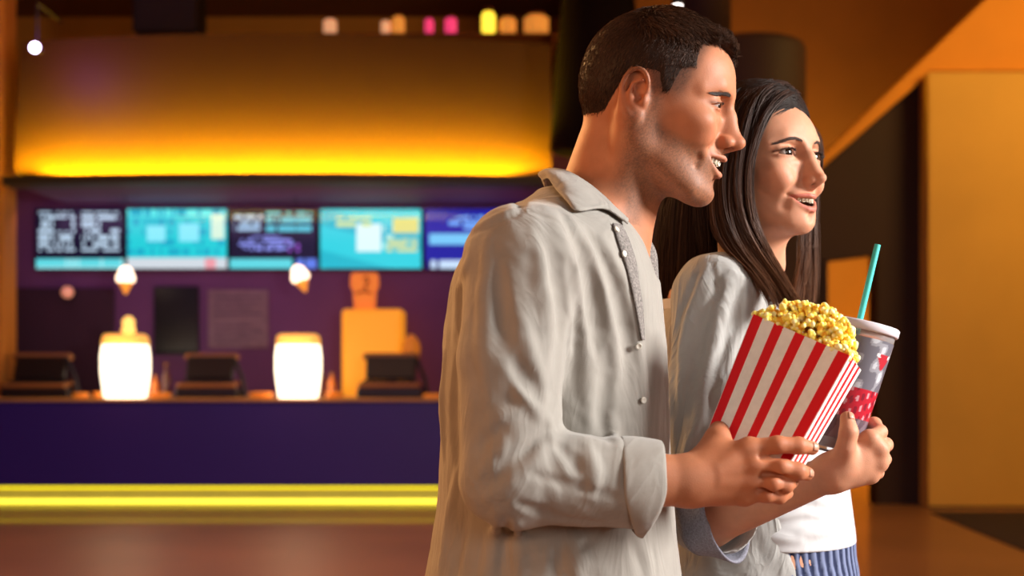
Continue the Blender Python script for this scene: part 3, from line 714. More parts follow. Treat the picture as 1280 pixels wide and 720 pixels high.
# placket: raised edge and the dark opening beside it
pl = ((777,287),(786,322),(793,372),(799,430),(804,500),(808,548))
S.fold(pl, .0055, .2, .004, 'a'); S.fold(tuple((x+9, y+2) for x, y in pl), .0062, .1, .003, 'c')
S.fold(((826,352),(829,420),(833,500),(836,560)), .006, .4, .008, 'a')
S.fold(((812,668),(818,700),(822,735)), .004, .3, .004, 'c')
# small wrinkling all over
X, Y, Z = S.x[:,None,None], S.y[None,:,None], S.z[None,None,:]
near = np.abs(S.d) < .02
w = (np.sin(X*71+1.3*np.sin(Z*37)+Y*23)*np.sin(Z*43+X*31+1.1*np.sin(Y*51))*.0007 + np.sin(X*150+Z*60+2*np.sin(Z*70))*np.sin(Z*120-Y*90+1.7*np.sin(X*83))*.0003).astype(np.float32)
S.d = np.where(near, S.d+w, S.d); del w, near
# openings: neck, chest, cuff, hem
S.sub(cone(P(786,150,1.66), P(752,262,1.666), .058, .0655), .002)
S.sub(cone(P(800,245,1.655), P(806,322,1.652), .040, .018), .003)
S.sub(cone(P(806,607,1.47), P(860,607,1.475), .0455, .0455), .001)
S.sub(cone(P(770,606,1.467), P(815,607,1.472), .038, .041), .002)
V, Q = S.extract(); V = relax(V, Q, 1, .5)
man_shirt = mesh('shirt', V, Q, M['shirt'], man)
# cuff turned back over the sleeve
cb = MB(); nphi = 48; c0 = P(775,606,1.467); ca = (P(828,606,1.474)-P(775,606,1.467))
Vc = []
for i in range(9):
    t = i/8
    for k in range(nphi):
        a = 2*math.pi*k/nphi; down = max(0, -math.sin(a))**1.6
        s_ = t*(1-.72*down)+.25*down+.10*down*(1-t)
        r = .0500+.0012*math.sin(t*math.pi)+.002*math.sin(5*a+3*t)*.6+.0085*down*(.3+.7*t)
        c = c0+ca*s_
        Vc.append(c+np.array((0,math.cos(a),math.sin(a)))*r*(1-.05*t))
cb.add(Vc, [(i*nphi+k, i*nphi+(k+1)%nphi, (i+1)*nphi+(k+1)%nphi, (i+1)*nphi+k) for i in range(8) for k in range(nphi)])
o = cb.build('cuff', M['shirt'], man, smooth=True); md = o.modifiers.new('t', 'SOLIDIFY'); md.thickness = .0032; md.offset = 0; md = o.modifiers.new('s', 'SUBSURF'); md.levels = md.render_levels = 1
# collar: folded leaves
def loft(name, A_, B_, bulge, m, parent, n=30, rows=8, th=.0026):
    A_ = catmull(A_, n); B_ = catmull(B_, n); V = []
    cen = (A_+B_).mean(0)/2
    for j in range(rows+1):
        t = j/rows
        for i in range(n):
            p = A_[i]*(1-t)+B_[i]*t; V.append(p+bulge(p, t))
    b = MB(); b.add(V, [(j*n+i, j*n+i+1, (j+1)*n+i+1, (j+1)*n+i) for j in range(rows) for i in range(n-1)])
    o = b.build(name, m, parent, smooth=True); md = o.modifiers.new('t', 'SOLIDIFY'); md.thickness = th; md.offset = 0; return o
def outw(p, t):
    c = P(752,0,1.666); v = np.array((p[0]-c[0], p[1]-1.666, 0)); v /= np.linalg.norm(v)+1e-9; return v*.007*math.sin(math.pi*min(1, t*1.15))+np.array((0,0,.002*math.sin(math.pi*t)))
tp = [P(683,214,1.668), P(690,211,1.635), P(708,214,1.606), P(730,226,1.592), P(752,243,1.587), P(768,259,1.592), P(779,274,1.602)]
lo = [(680,225),(686,230),(695,243),(706,257),(719,269),(752,266),(780,284)]
lo3 = [P(678,226,1.668)]
for x, y in lo[1:]:
    h = S.hit(x, y, 1.45, 1.7); lo3.append(h+S.normal(h[None])[0]*.0065)
lo3 = [p if abs(p[1]-1.6) < .14 else P(q[0], q[1], 1.60) for p, q in zip(lo3, [(680,225)]+lo[1:])]
loft('collar', tp, lo3, outw, M['shirt'], man)
mir = lambda p: np.array((p[0]+.002, 2*1.668-p[1], p[2]))
loft('collar', [mir(p) for p in tp], [mir(p) for p in lo3], outw, M['shirt'], man)
# far front edge of the open shirt
loft('shirt_front_edge', [P(801,288,1.70), P(812,300,1.705), P(820,318,1.71), P(822,345,1.715)], [P(797,300,1.69), P(801,318,1.69), P(806,338,1.69), P(812,366,1.69)], lambda p, t: np.array((.004*math.sin(3.1*t), 0, 0)), M['lining'], man)
Lf, Rt = [], []
for x, y, w_ in ((765,281,10),(769,294,13),(774,310,14),(780,328,13),(786,350,10),(792,375,8),(797,400,5),(801,425,2)):
    for dx, out in ((-1, Lf), (w_, Rt)):
        h = S.hit(x+dx, y+dx*.15, 1.45, 1.75); out.append(h+S.normal(h[None])[0]*.0022)
loft('turned_lining', Lf, Rt, lambda p, t: np.array((0, -.0012*math.sin(3.1*t), 0)), M['lining'], man, n=40, rows=4, th=.0016)
# buttons down the placket
for x, y in ((768,289),(777,318),(797,432),(802,500)):
    h = S.hit(x, y, 1.45, 1.75); n = S.normal(h[None])[0]
    b = MB(); b.lathe([(0,.0018),(.0022,.0019),(.0034,.0026),(.0038,.0020),(.0036,.0003),(.003,0)], h+n*.0022, n, 20); b.build('button', M['button'], man, smooth=True)
# trousers and shoes, below the picture's edge
Tr = Field(axis([(-.16,.008),(.34,0)]), axis([(1.44,.008),(1.90,0)]), axis([(.04,.01),(1.12,0)]))
Tr.add(stack([(.86,.06,1.665,.125,.175),(.96,.055,1.665,.13,.18),(1.07,.05,1.665,.12,.17)]), 0)
for s in (1, -1):
    Tr.add(cone((.06,1.665+s*.085,.9), (.075,1.665+s*.1,.5), .088, .062), .03); Tr.add(cone((.075,1.665+s*.1,.5), (.05,1.665+s*.11,.09), .06, .05), .02)
V, Q = Tr.extract(); mesh('trousers', V, Q, M['trousers'], man)
for s in (1, -1):
    Tr = Field(axis([(-.1,.006),(.3,0)]), axis([(1.5 if s < 0 else 1.72,.006),(1.63 if s < 0 else 1.84,0)]), axis([(-.02,.005),(.15,0)]))
    yy = 1.665+s*.11
    Tr.add(ell((.02,yy,.05), (.055,.04,.055)), 0); Tr.add(ell((.13,yy,.035), (.115,.045,.04)), .03); Tr.add(cone((.04,yy,.06),(.04,yy,.11),.042), .02)
    Tr.sub(slab((0,0,.002), (0,0,1), (-.2,1.4,-.1), (.4,1.9,.002)), 0)
    V, Q = Tr.extract(); mesh('shoe', V, Q, M['shoe'], man)
# ------------------------------------------------------------------ the woman
WSKIN = (.52, .245, .145)
TW = head_frame(Rz(-48) @ Ry(-3), .0097, (8.6, -3.15, 1.6), 988, 190.5, 1.93)
TT = Frame((.335, 2.035, 0), Rz(-18), 1.0)          # her trunk: x forward, y left
woman = empty('person', (.385, 2.02, 0), 'smiling woman with long brown hair and pale overshirt, hugging a lidded cup', 'person', 'couple with popcorn')
zw = lambda y: 1.40-(y-459)/850.
Wb = Field(axis([(.16,.006),(.27,.0018),(.50,.006),(.62,0)]), axis([(1.62,.0016),(1.76,.0022),(1.80,.0016),(2.04,.006),(2.26,0)]),
           axis([(.98,.007),(1.10,.003),(1.22,.0016),(1.40,.005),(1.52,.0016),(1.87,0)]))
sculpt_head(Wb, TW, True); Wb.T = ID
Wb.add(cone(TW.w((-1.6, 0, -3.5)), P(938,330,1.965), .047, .050), .02)
Wb.add(cone(TW.w((2.0, 0, -7.0)), P(938,335,1.945), .030, .034), .02)
for s_ in (1, -1): Wb.add(cone(TW.w((-1.2, s_*5.6, -2.2)), P(948,338,1.935+.02*s_), .009, .008), .025)
Wb.T = TT
tr = [(zw(345),-.03,0,.055,.12),(zw(365),-.025,0,.08,.155),(zw(420),.0,0,.095,.15),(zw(480),.03,0,.11,.145),(zw(540),.05,0,.10,.135),(zw(620),.065,0,.096,.125),(zw(665),.07,0,.098,.128),(zw(720),.065,0,.108,.15),(zw(800),.06,0,.11,.165)]
Wb.add(stack(tr), .04); Wb.T = ID
WS = P(900,368,1.865); WE = P(882,651,1.790); WW = P(1040,591,1.668)
Wb.add(cone(WS, WE, .040, .034), .03); Wb.add(econe(WE, WW, .0355, .0215, (0,1,0), .85), .015)
Wl = TT.w((0,.185,zw(370))); Wb.add(cone(Wl, TT.w((-.02,.2,1.23)), .04, .034), .03); Wb.add(cone(TT.w((-.02,.2,1.23)), TT.w((.05,.2,1.02)), .034, .024), .01)
WM = [P(1086,549,1.664), P(1097,562,1.667), P(1097,578,1.671), P(1086,593,1.675)]
WF = [[WM[0], P(1100,540,1.690), P(1093,530,1.715), P(1074,528,1.733)],
      [WM[1], P(1107,556,1.698), P(1096,549,1.729), P(1074,547,1.740)],
      [WM[2], P(1105,574,1.703), P(1093,567,1.730), P(1072,565,1.739)],
      [WM[3], P(1097,591,1.703), P(1086,584,1.726), P(1068,583,1.734)]]
for m in WM: Wb.add(econe(WW, m, .0185, .0115, (0,1,0), .9), .012)
Wb.add(ell(P(1066,580,1.672), (.025,.016,.024)), .012)
for f, r in zip(WF, (.0088,.0089,.0085,.0075)): finger(Wb, f, r)
for m in WM: Wb.add(ell(m+np.array((.002,-.003,0)), .0098), .008)
WT = [P(1054,581,1.660), P(1057,560,1.647), P(1061,540,1.644), P(1059,523,1.651)]
Wb.add(chain(WT, [.016,.0128,.0108,.0090]), .010); Wb.add(ell(WT[2], .0110), .005)
V, Q = Wb.extract(); V = relax(V, Q, 2, .5)
Cm = head_colour(V, TW, True, WSKIN)
for f in WF+[WT]:
    for j, p in enumerate(f[:3]): Cm = mixc(Cm, np.array(WSKIN)*(1.0,.75,.68), np.exp(-(((V-p)/.010)**2).sum(1))*.35)
mesh('body', V, Q, M['skin'], woman, col=Cm); del V, Q, Cm
face_bits(Wb, TW, True, woman, M, (1,-.12,.06))
# thumb nail
t = WT[3]-WT[2]; t /= np.linalg.norm(t); n = np.array((.45,-.9,.1)); n -= t*(n@t); n /= np.linalg.norm(n); sd = np.cross(t, n); c = WT[3]+t*.002
W_ = [c+t*(i/4-.5)*.012+sd*(j/4-.5)*.010+n*.009 for i in range(5) for j in range(5)]
nb = MB(); nb.add(Wb.stick(np.array(W_), .0004), [(i*5+j, i*5+j+1, i*5+j+6, i*5+j+5) for i in range(4) for j in range(4)])
o = nb.build('thumbnail', M['nail'], woman, smooth=True); md = o.modifiers.new('t', 'SOLIDIFY'); md.thickness = .0002

# white vest
Vs = Field(axis([(.20,.003),(.60,0)]), axis([(1.84,.003),(2.22,0)]), axis([(1.12,.002),(1.50,0)]))
Vs.T = TT; Vs.add(stack([(z, cx, cy, a+.006, b+.006) for z, cx, cy, a, b in tr]), 0)
Vs.add(ell((.07, .065, zw(470)), (.05,.055,.06)), .03); Vs.add(ell((.07, -.065, zw(470)), (.05,.055,.06)), .03)
Vs.T = ID
for st, r, mo in ((((960,660),(1000,650),(1045,655)),.004,'c'), (((975,640),(1010,632),(1040,640)),.005,'c'), (((1000,668),(1030,665),(1056,660)),.005,'a'), (((930,675),(960,672),(1000,676)),.004,'a')): Vs.fold(st, r, .5, .01, mo)
Vs.sub(slab((0,0,zw(678)), (0,0,1), (.1,1.8,1.0), (.7,2.3,zw(678))), .003)
Vs.d = Vs.d.copy(); V, Q = Vs.extract(); V = relax(V, Q, 1, .5); mesh('vest', V, Q, M['white_cloth'], woman)
# striped skirt with a gathered waist
Sk = Field(axis([(.16,.0035),(.64,0)]), axis([(1.78,.0035),(2.26,0)]), axis([(.50,.02),(1.05,.003),(1.17,0)]))
Sk.T = TT; Sk.add(stack([(zw(671),.07,0,.103,.133),(zw(690),.07,0,.103,.134),(zw(720),.065,0,.115,.157),(1.0,.05,0,.125,.18),(.52,.02,0,.16,.2)]), 0); Sk.T = ID
G = np.meshgrid(Sk.x, Sk.y, Sk.z, indexing='ij'); Lx = TT.l(np.stack(G, -1).reshape(-1,3)); an = np.arctan2(Lx[:,1], Lx[:,0]/.7).reshape(Sk.d.shape)
Sk.d += (np.cos(an*84)*.0013*smoothstep(.9, 1.1, G[2])).astype(np.float32)
V, Q = Sk.extract(); Lx = TT.l(V); an = np.arctan2(Lx[:,1], Lx[:,0]/.7); st = smoothstep(.15, .75, np.cos(an*84)*.5+.5)
mesh('skirt', V, Q, M['cloth_col'], woman, col=mixc(np.tile(rgb(112,122,154), (len(V),1)), rgb(20,30,64), np.clip(st*1.3, 0, 1)))
for s_ in (1, -1):
    lg = Field(axis([(.22,.006),(.55,0)]), axis([(1.86,.006),(2.18,0)]), axis([(-.01,.007),(.62,0)])); lg.T = TT
    lg.add(cone((0,s_*.08,.6),(.0,s_*.085,.3),.058,.052), 0); lg.add(cone((0,s_*.085,.3),(-.01,s_*.09,.09),.052,.033), .02); lg.T = ID
    V, Q = lg.extract(); mesh('leg', V, Q, M['plain_skin'], woman)
    lg = Field(axis([(.18,.005),(.62,0)]), axis([(1.80,.005),(2.24,0)]), axis([(-.02,.005),(.14,0)])); lg.T = TT
    lg.add(ell((.0,s_*.09,.045),(.05,.036,.045)), 0); lg.add(ell((.09,s_*.09,.032),(.1,.04,.034)), .03); lg.sub(slab((0,0,.002),(0,0,1),(-.2,-.3,-.1),(.3,.3,.002)), 0); lg.T = ID
    V, Q = lg.extract(); mesh('shoe', V, Q, M['shoe'], woman)
# pale overshirt
Sw = Field(axis([(.15,.0021),(.48,.005),(.60,0)]), axis([(1.70,.0021),(1.92,.005),(2.25,0)]), axis([(1.02,.0023),(1.60,0)]))
Sw.T = TT; Sw.add(stack([(zw(352),-.01,0,.085,.15)]+[(z, cx-.012-(.03 if z < 1.3 else 0), cy, a+.014+(.03 if z < 1.3 else 0), b+.016) for z, cx, cy, a, b in tr[2:]]), 0); Sw.T = ID
Sw.add(cone(P(925,352,1.93), P(898,372,1.872), .040, .054), .03)
Sw.add(cone(P(896,372,1.870), P(884,500,1.835), .056, .056), .03); Sw.add(cone(P(884,500,1.835), P(882,640,1.800), .056, .050), .01)
Sw.add(cone(P(880,646,1.798), P(900,646,1.775), .047, .050), .015)
Sw.add(cone(TT.w((0,.18,zw(372))), TT.w((-.02,.2,1.23)), .058, .052), .03)
for mo, st, r, dp in (('a', ((888,330),(868,370),(852,430),(846,500)), .006, .45), ('c', ((900,345),(884,390),(868,450),(860,520)), .006, .45), ('a', ((912,350),(900,400),(884,460),(872,540)), .007, .45),
        ('c', ((925,365),(915,410),(898,460),(885,520)), .006, .45), ('a', ((935,362),(930,410),(915,440),(900,470)), .006, .45), ('c', ((872,345),(852,390),(843,440),(842,520)), .005, .4),
        ('a', ((905,480),(893,510),(880,545),(872,580)), .006, .4), ('c', ((896,500),(880,540),(866,575)), .005, .4), ('a', ((880,500),(866,540),(856,570)), .005, .4), ('c', ((862,470),(850,520),(846,570)), .005, .4),
        ('a', ((892,332),(896,345),(905,352)), .003, .3), ('c', ((890,328),(893,345),(899,358),(896,375)), .0025, .3), ('a', ((916,340),(935,352),(948,370)), .004, .4),
        ('c', ((845,600),(856,625),(866,640)), .005, .4)):
    Sw.fold(st, r*1.1, dp, .009, mo)
X, Y, Z = Sw.x[:,None,None], Sw.y[None,:,None], Sw.z[None,None,:]
w = (np.sin(X*80+1.3*np.sin(Z*33)+Y*40)*np.sin(Z*35+X*50+1.1*np.sin(Y*51))*.0013).astype(np.float32); Sw.d = np.where(np.abs(Sw.d) < .02, Sw.d+w, Sw.d)
Sw.T = TT
Sw.sub(ell((.215, .0, zw(560)), (.215,.17,.42)), .006)                   # open front
Sw.T = ID; Sw.sub(cone(TW.w((-1.6, 0, -3.5)), P(944,330,1.960), .052, .056), .003)
Sw.sub(cone(P(892,650,1.776), P(960,632,1.70), .0435, .047), .002)
Sw.T = TT; Sw.sub(slab((0,0,1.05), (0,0,1), (-.3,-.3,.95), (.3,.3,1.05)), 0); Sw.T = ID
V, Q = Sw.extract(); V = relax(V, Q, 1, .5); mesh('overshirt', V, Q, M['pale_shirt'], woman)
cb = MB(); c0 = P(874,650,1.795); ca = P(912,636,1.762)-c0; ax_ = ca/np.linalg.norm(ca); u = np.cross(ax_, (0,1,0)); u /= np.linalg.norm(u); v = np.cross(ax_, u); Vc = []
if u[2] < 0: u = -u
for i in range(7):
    t = i/6
    for k in range(48):
        a = 2*math.pi*k/48; dn = max(0, -math.cos(a)); r = .050+.004*t+.003*math.sin(4*a+2*t)+.012*dn*t
        Vc.append(c0+ca*(t*(1-.35*dn))+ (u*math.cos(a)+v*math.sin(a))*r)
cb.add(Vc, [(i*48+k, i*48+(k+1)%48, (i+1)*48+(k+1)%48, (i+1)*48+k) for i in range(6) for k in range(48)])
o = cb.build('cuff', M['cuff'], woman, smooth=True); md = o.modifiers.new('t', 'SOLIDIFY'); md.thickness = .003; md.offset = 0

# hair: cap lifted off the scalp, locks falling over the shoulders, strands over both
def wthick(x, y, z):
    ay = np.abs(y)
    xf = np.interp(z, [-9,-2,2,4,5.5,7,8.2,13], [2.3,2.6,3.1,3.7,4.6,5.9,6.9,7.2])-.0*ay
    xf = xf+smoothstep(4.5, 1.0, ay)*smoothstep(5.5, 8.0, z)*.8
    m = np.minimum(xf-x, z+7.0)
    return np.where(m > 0, smoothstep(0, 1.6, m)*(1.0+.75*smoothstep(6,11,z))+.03-.2*np.exp(-(y/.4)**2)*smoothstep(5,9,z), -.08)
Hw = hair_cap(Wb, TW, ((.125,.135),(.13,.12),(.10,.150)), wthick)
locks = {   # guides per lock: (px, py, distance)
 'near': [[(1004,114,1.925),(986,122,1.885),(966,136,1.860),(949,162,1.848),(938,200,1.848),(934,245,1.856),(943,290,1.868),(966,330,1.848),(988,362,1.813),(1008,388,1.795)],
          [(985,101,1.915),(955,112,1.87),(937,140,1.855),(927,190,1.852),(924,240,1.858),(938,285,1.868),(962,325,1.850),(984,358,1.815),(1004,390,1.795)],
          [(978,100,1.92),(940,112,1.87),(920,145,1.850),(909,200,1.845),(907,255,1.853),(921,300,1.858),(945,333,1.838),(968,360,1.812),(985,394,1.797)],
          [(970,100,1.93),(928,115,1.88),(902,150,1.855),(890,210,1.850),(887,268,1.862),(901,306,1.862),(927,328,1.843),(951,353,1.818),(968,396,1.800)]],
 'mid': [[(965,101,1.93),(915,118,1.88),(892,160,1.87),(884,220,1.87),(884,270,1.885),(892,305,1.895),(890,340,1.93),(880,420,1.97)],
         [(962,101,1.94),(912,118,1.89),(880,165,1.88),(870,225,1.88),(872,280,1.89),(878,318,1.91),(874,360,1.945),(866,430,1.97)]],
 'back': [[(960,101,1.95),(915,115,1.91),(885,160,1.89),(872,220,1.885),(868,280,1.90),(868,320,1.93),(862,380,1.955),(856,450,1.97)],
          [(950,103,1.97),(900,120,1.95),(865,170,1.94),(850,230,1.93),(845,300,1.935),(842,350,1.965),(838,410,1.98),(838,480,1.99)],
          [(945,103,2.0),(895,125,2.0),(850,180,2.0),(832,250,1.99),(822,310,2.0),(818,360,2.0),(820,420,2.01),(822,480,2.02)]],
 'far': [[(998,103,1.955),(1013,118,1.97),(1021,145,1.985),(1018,190,2.01),(1004,240,2.03),(1001,290,2.035),(1003,335,2.01),(990,375,1.965),(985,400,1.94)],
         [(1000,104,1.96),(1017,122,1.985),(1024,150,2.0),(1022,200,2.03),(1014,250,2.045),(1012,290,2.04),(1013,340,2.01),(1010,395,1.955)],
         [(1002,106,1.97),(1018,126,1.995),(1024,152,2.01),(1024,200,2.045),(1019,250,2.05),(1018,290,2.045),(1020,340,2.02),(1018,400,1.965)]]}
def catmull2(G):
    for _ in range(3): G[:,1:-1] = (G[:,:-2]+2*G[:,1:-1]+G[:,2:])/4
    return G
def radial(A, off):
    """slide points along the line from the middle of the head until they lie on the hair cap"""
    c = TW.w((-.5, 0, 3.5)); sh = A.shape; A = A.reshape(-1, 3); D = A-c; D /= np.linalg.norm(D, axis=1, keepdims=True)
    s = np.linspace(.05, .15, 160); f = Hw.sample((c+D[:,None]*s[None,:,None]).reshape(-1, 3)).reshape(len(A), -1)
    i = np.argmax(f > 0, axis=1); return (c+D*(s[i]+off)[:,None]).reshape(sh)
paths = []; rn = np.random.default_rng(5); cw = []
for nm, gs in locks.items():
    G = np.array([catmull([P(*q) for q in g], 22) for g in gs]); wv = (1-smoothstep(.20, .42 if nm != 'far' else .34, np.linspace(0, 1, 22)))[None,:,None]
    G = radial(G, .004)*wv+G*(1-wv); G = catmull2(G); nst = {'near': 4600, 'mid': 2200, 'back': 2200, 'far': 1500}[nm]
    ncl = nst//14
    for c in range(ncl):
        a = rn.random()*(len(G)-1); i0 = min(len(G)-2, int(a)); f = a-i0; base = G[i0]*(1-f)+G[i0+1]*f
        th = .017 if nm != 'far' else .011
        off = rn.normal(0, 1, 3)*np.array((.35,1,.25))*th*.55; ph = rn.random()*6; tt = np.linspace(0, 1, 22)[:,None]
        env = (np.sin(np.pi*np.clip(tt*1.25+.05, 0, 1))*.6+.4*tt)*smoothstep(0, .3, tt)+.12
        wav = .0028*np.sin(tt*9+ph)*np.array((1,.6,.2))*tt
        cl = base+off*env+wav; shade = .65+.7*rn.random()
        endt = 1-.18*rn.random()
        for q in range(14):
            j = rn.normal(0, 1, 3)*np.array((.8,1,.4))*(.0021+.0014*rn.random()); k = cl+j*(.35+.65*np.abs(np.sin(tt*5+ph)))*np.clip(tt*4, .25, 1)
            if endt < 1:
                u_ = np.linspace(0, endt*(1-.05*rn.random()), 22); s0 = np.linspace(0, 1, 22); k = np.stack([np.interp(u_, s0, k[:, d]) for d in range(3)], 1)
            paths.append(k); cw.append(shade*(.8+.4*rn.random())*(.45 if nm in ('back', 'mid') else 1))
V, Q = Hw.extract(); V = relax(V, Q, 1, .5); L = TW.l(V); NL = Hw.normal(V) @ TW.R
keep = (wthick(*L.T) > .01) & ((NL*(L-np.array((0,0,2)))).sum(1) > 0)
idx = rn.choice(np.nonzero(keep)[0], 9000); p = L[idx]+rn.normal(0,.03,(9000,3)); nn = NL[idx]
side = np.sign(p[:,1]+.2)
flow = np.stack([-.30-.02*p[:,2], side*np.clip((p[:,2]-3)/5, 0, 1)*1.5, -.25-1.0*np.clip((11-p[:,2])/6, 0, 1)], 1)+rn.normal(0, .05, (9000,3)); flow = comb(p, nn, flow)
# follow the surface: step and re-seat
cur = (p*TW.s) @ TW.R.T + TW.o; fw = flow @ TW.R.T; segs = [cur]
for i in range(6):
    cur = cur+fw*.0055; cur = cur-Hw.normal(cur)*(Hw.sample(cur)-.0006)[:,None]*.9; segs.append(cur)
sp = np.stack(segs, 1)
V1, Q1 = strands(sp, .00028+.0002*rn.random(9000)); c1 = np.outer(.55+.8*rn.random(9000), (.018, .008, .005))
V2, Q2 = strands(np.array(paths), .00036+.00025*rn.random(len(paths)))
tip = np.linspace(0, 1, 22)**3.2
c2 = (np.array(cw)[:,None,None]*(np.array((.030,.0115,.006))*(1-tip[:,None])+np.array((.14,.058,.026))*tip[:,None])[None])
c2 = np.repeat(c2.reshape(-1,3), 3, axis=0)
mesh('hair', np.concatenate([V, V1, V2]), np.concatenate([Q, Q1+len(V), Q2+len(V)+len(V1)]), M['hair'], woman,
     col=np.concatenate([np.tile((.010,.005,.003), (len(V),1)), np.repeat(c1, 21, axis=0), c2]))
# ------------------------------------------------------------------ popcorn carton
ctr = P(1001,418,1.508); RB = Ry(26) @ Rz(-24.5)
def box_pt(u, v, w):
    """u across -1..1, v up 0..1, w depth 0 (front) .. 1"""
    W_ = (.0485+.0100*v); D_ = (.036+.008*v)
    return ctr + RB @ np.array((u*W_, (.044-D_)+w*2*D_, -.150*(1-v)))
carton = empty('popcorn_carton', box_pt(0,0,.5), 'red and white striped carton heaped with yellow popcorn', 'carton')
b = MB()
def strips(p00, p10, p01, p11, cols, widths):
    s = np.cumsum([0]+list(widths)); s = s/s[-1]
    for i, c in enumerate(cols):
        a0, a1 = s[i], s[i+1]; bow = lambda t: 0
        q = [p00*(1-a0)+p10*a0, p00*(1-a1)+p10*a1, p01*(1-a1)+p11*a1, p01*(1-a0)+p11*a0]
        n = 8; V = []
        for j in range(n+1):
            t = j/n; V += [q[0]*(1-t)+q[3]*t, q[1]*(1-t)+q[2]*t]
        b.add(V, [(2*j, 2*j+1, 2*j+3, 2*j+2) for j in range(n)], c)
bp = {(i,j,k): box_pt(i,j,k) for i in (-1,1) for j in (0,1) for k in (0,1)}
strips(bp[-1,0,0], bp[1,0,0], bp[-1,1,0], bp[1,1,0], [0,1,0,1,0,1,0,1,0], [.9,1.1]*4+[1])
strips(bp[1,0,0], bp[1,0,1], bp[1,1,0], bp[1,1,1], [1,0,1,0,1,0,1], [1,.9,1,.9,1,.9,1])
strips(bp[1,0,1], bp[-1,0,1], bp[1,1,1], bp[-1,1,1], [0,1,0,1,0,1,0,1,0], [.9,1.1]*4+[1])
strips(bp[-1,0,1], bp[-1,0,0], bp[-1,1,1], bp[-1,1,0], [1,0,1,0,1,0,1], [1,.9,1,.9,1,.9,1])
o = b.build('striped_sides', [M['red_card'], M['white_card']], carton); md = o.modifiers.new('t', 'SOLIDIFY'); md.thickness = .0009; md.offset = 1
b = MB(); b.add([bp[-1,0,0], bp[1,0,0], bp[1,0,1], bp[-1,0,1]], [(0,1,2,3)]); o = b.build('base', M['white_card'], carton); md = o.modifiers.new('t', 'SOLIDIFY'); md.thickness = .0012
# popped kernels: five shapes, copied
rk = np.random.default_rng(9); protos = []
for j in range(5):
    F = Field(axis([(-.011,.0006),(.011,0)]), axis([(-.011,.0006),(.011,0)]), axis([(-.011,.0006),(.011,0)])); nb_ = 8+j % 3; cs = []
    for i in range(nb_):
        d = rk.normal(0, 1, 3); d /= np.linalg.norm(d); c = d*(.0040+.0016*rk.random()); r = .0020+.0013*rk.random(); F.add(ell(c, (r, r*.85, r)), .0006); cs.append(c)
    F.add(ell((0,0,0), .0032), .001); V, Q = F.extract(); V = relax(V, Q, 1, .4)
    rr = np.linalg.norm(V, axis=1); cc = mixc(np.tile(rgb(255,232,96), (len(V),1)), rgb(236,178,48), smoothstep(.0050, .0036, rr))
    cc = mixc(cc, rgb(255,246,176), smoothstep(.0062, .0074, rr)); protos.append((V, Q, cc))
KL = 'popped yellow popcorn kernel heaped in the striped carton'; KG = 'popcorn kernels in the carton'; first = []
n = 0; spots = []
for lay in range(3):
    for i in range(12):
        for j in range(6):
            u = (i-5.5)/5.5*(.88-.12*lay)+rk.normal(0,.025); w = .5+(j-2.5)/2.5*(.42-.07*lay)+rk.normal(0,.025)
            if lay == 2 and (abs(u) > .72): continue
            h = (.005+.009*lay)+.015*(1-abs(u)**2.2)*(1-((w-.5)/.5)**2*.5)*(1+.35*math.sin(3*u+1))+rk.normal(0,.0012)
            spots.append((u, w, h))
for i in range(13): spots.append(((i-6)/6*.94, .07, .004+.002*(i % 2)))
for u, w, h in spots:
    W_ = .057; p = ctr+RB @ np.array((u*W_, w*.088, h-.004))
    j = n % 5
    if n < 5:
        o = mesh('popcorn_kernel', protos[j][0], protos[j][1], M['popcorn'], None, col=protos[j][2], label=KL, cat='popcorn', group=KG); first.append(o)
    else:
        o = first[j].copy(); COL.objects.link(o)
    o.location = p; o.rotation_euler = tuple(rk.random(3)*6.28); s_ = .95+.35*rk.random(); o.scale = (s_,)*3; n += 1
# ------------------------------------------------------------------ lidded cup with a straw
cb_, ct_ = P(1040,566,1.704), P(1078,410,1.704); axc = ct_-cb_; Hc = np.linalg.norm(axc); axc /= Hc
cup = empty('drink_cup', cb_, 'clear plastic cup with grey and red print, white lid and teal straw', 'cup')
r0, r1 = .030, .0425
b = MB(); b.lathe([(0,.003),(r0-.002,.003),(r0,0),(r0+.0004,.003)]+[(r0+(r1-r0)*t, Hc*t) for t in np.linspace(.04, 1, 14)]+[(r1-.0012, Hc)]+[(r0+(r1-r0)*t-.0012, Hc*t) for t in np.linspace(.98, .04, 8)]+[(0,.006)], cb_, axc, 48)
b.build('cup_wall', M['plastic'], cup, smooth=True)
b = MB(); rd = lambda t: r0+(r1-r0)*t-.0016
b.lathe([(0,.0065),(rd(.05),.0065)]+[(rd(t), Hc*t) for t in np.linspace(.06, .86, 10)]+[(0,Hc*.86)], cb_, axc, 40); b.build('drink', M['drink'], cup, smooth=True)
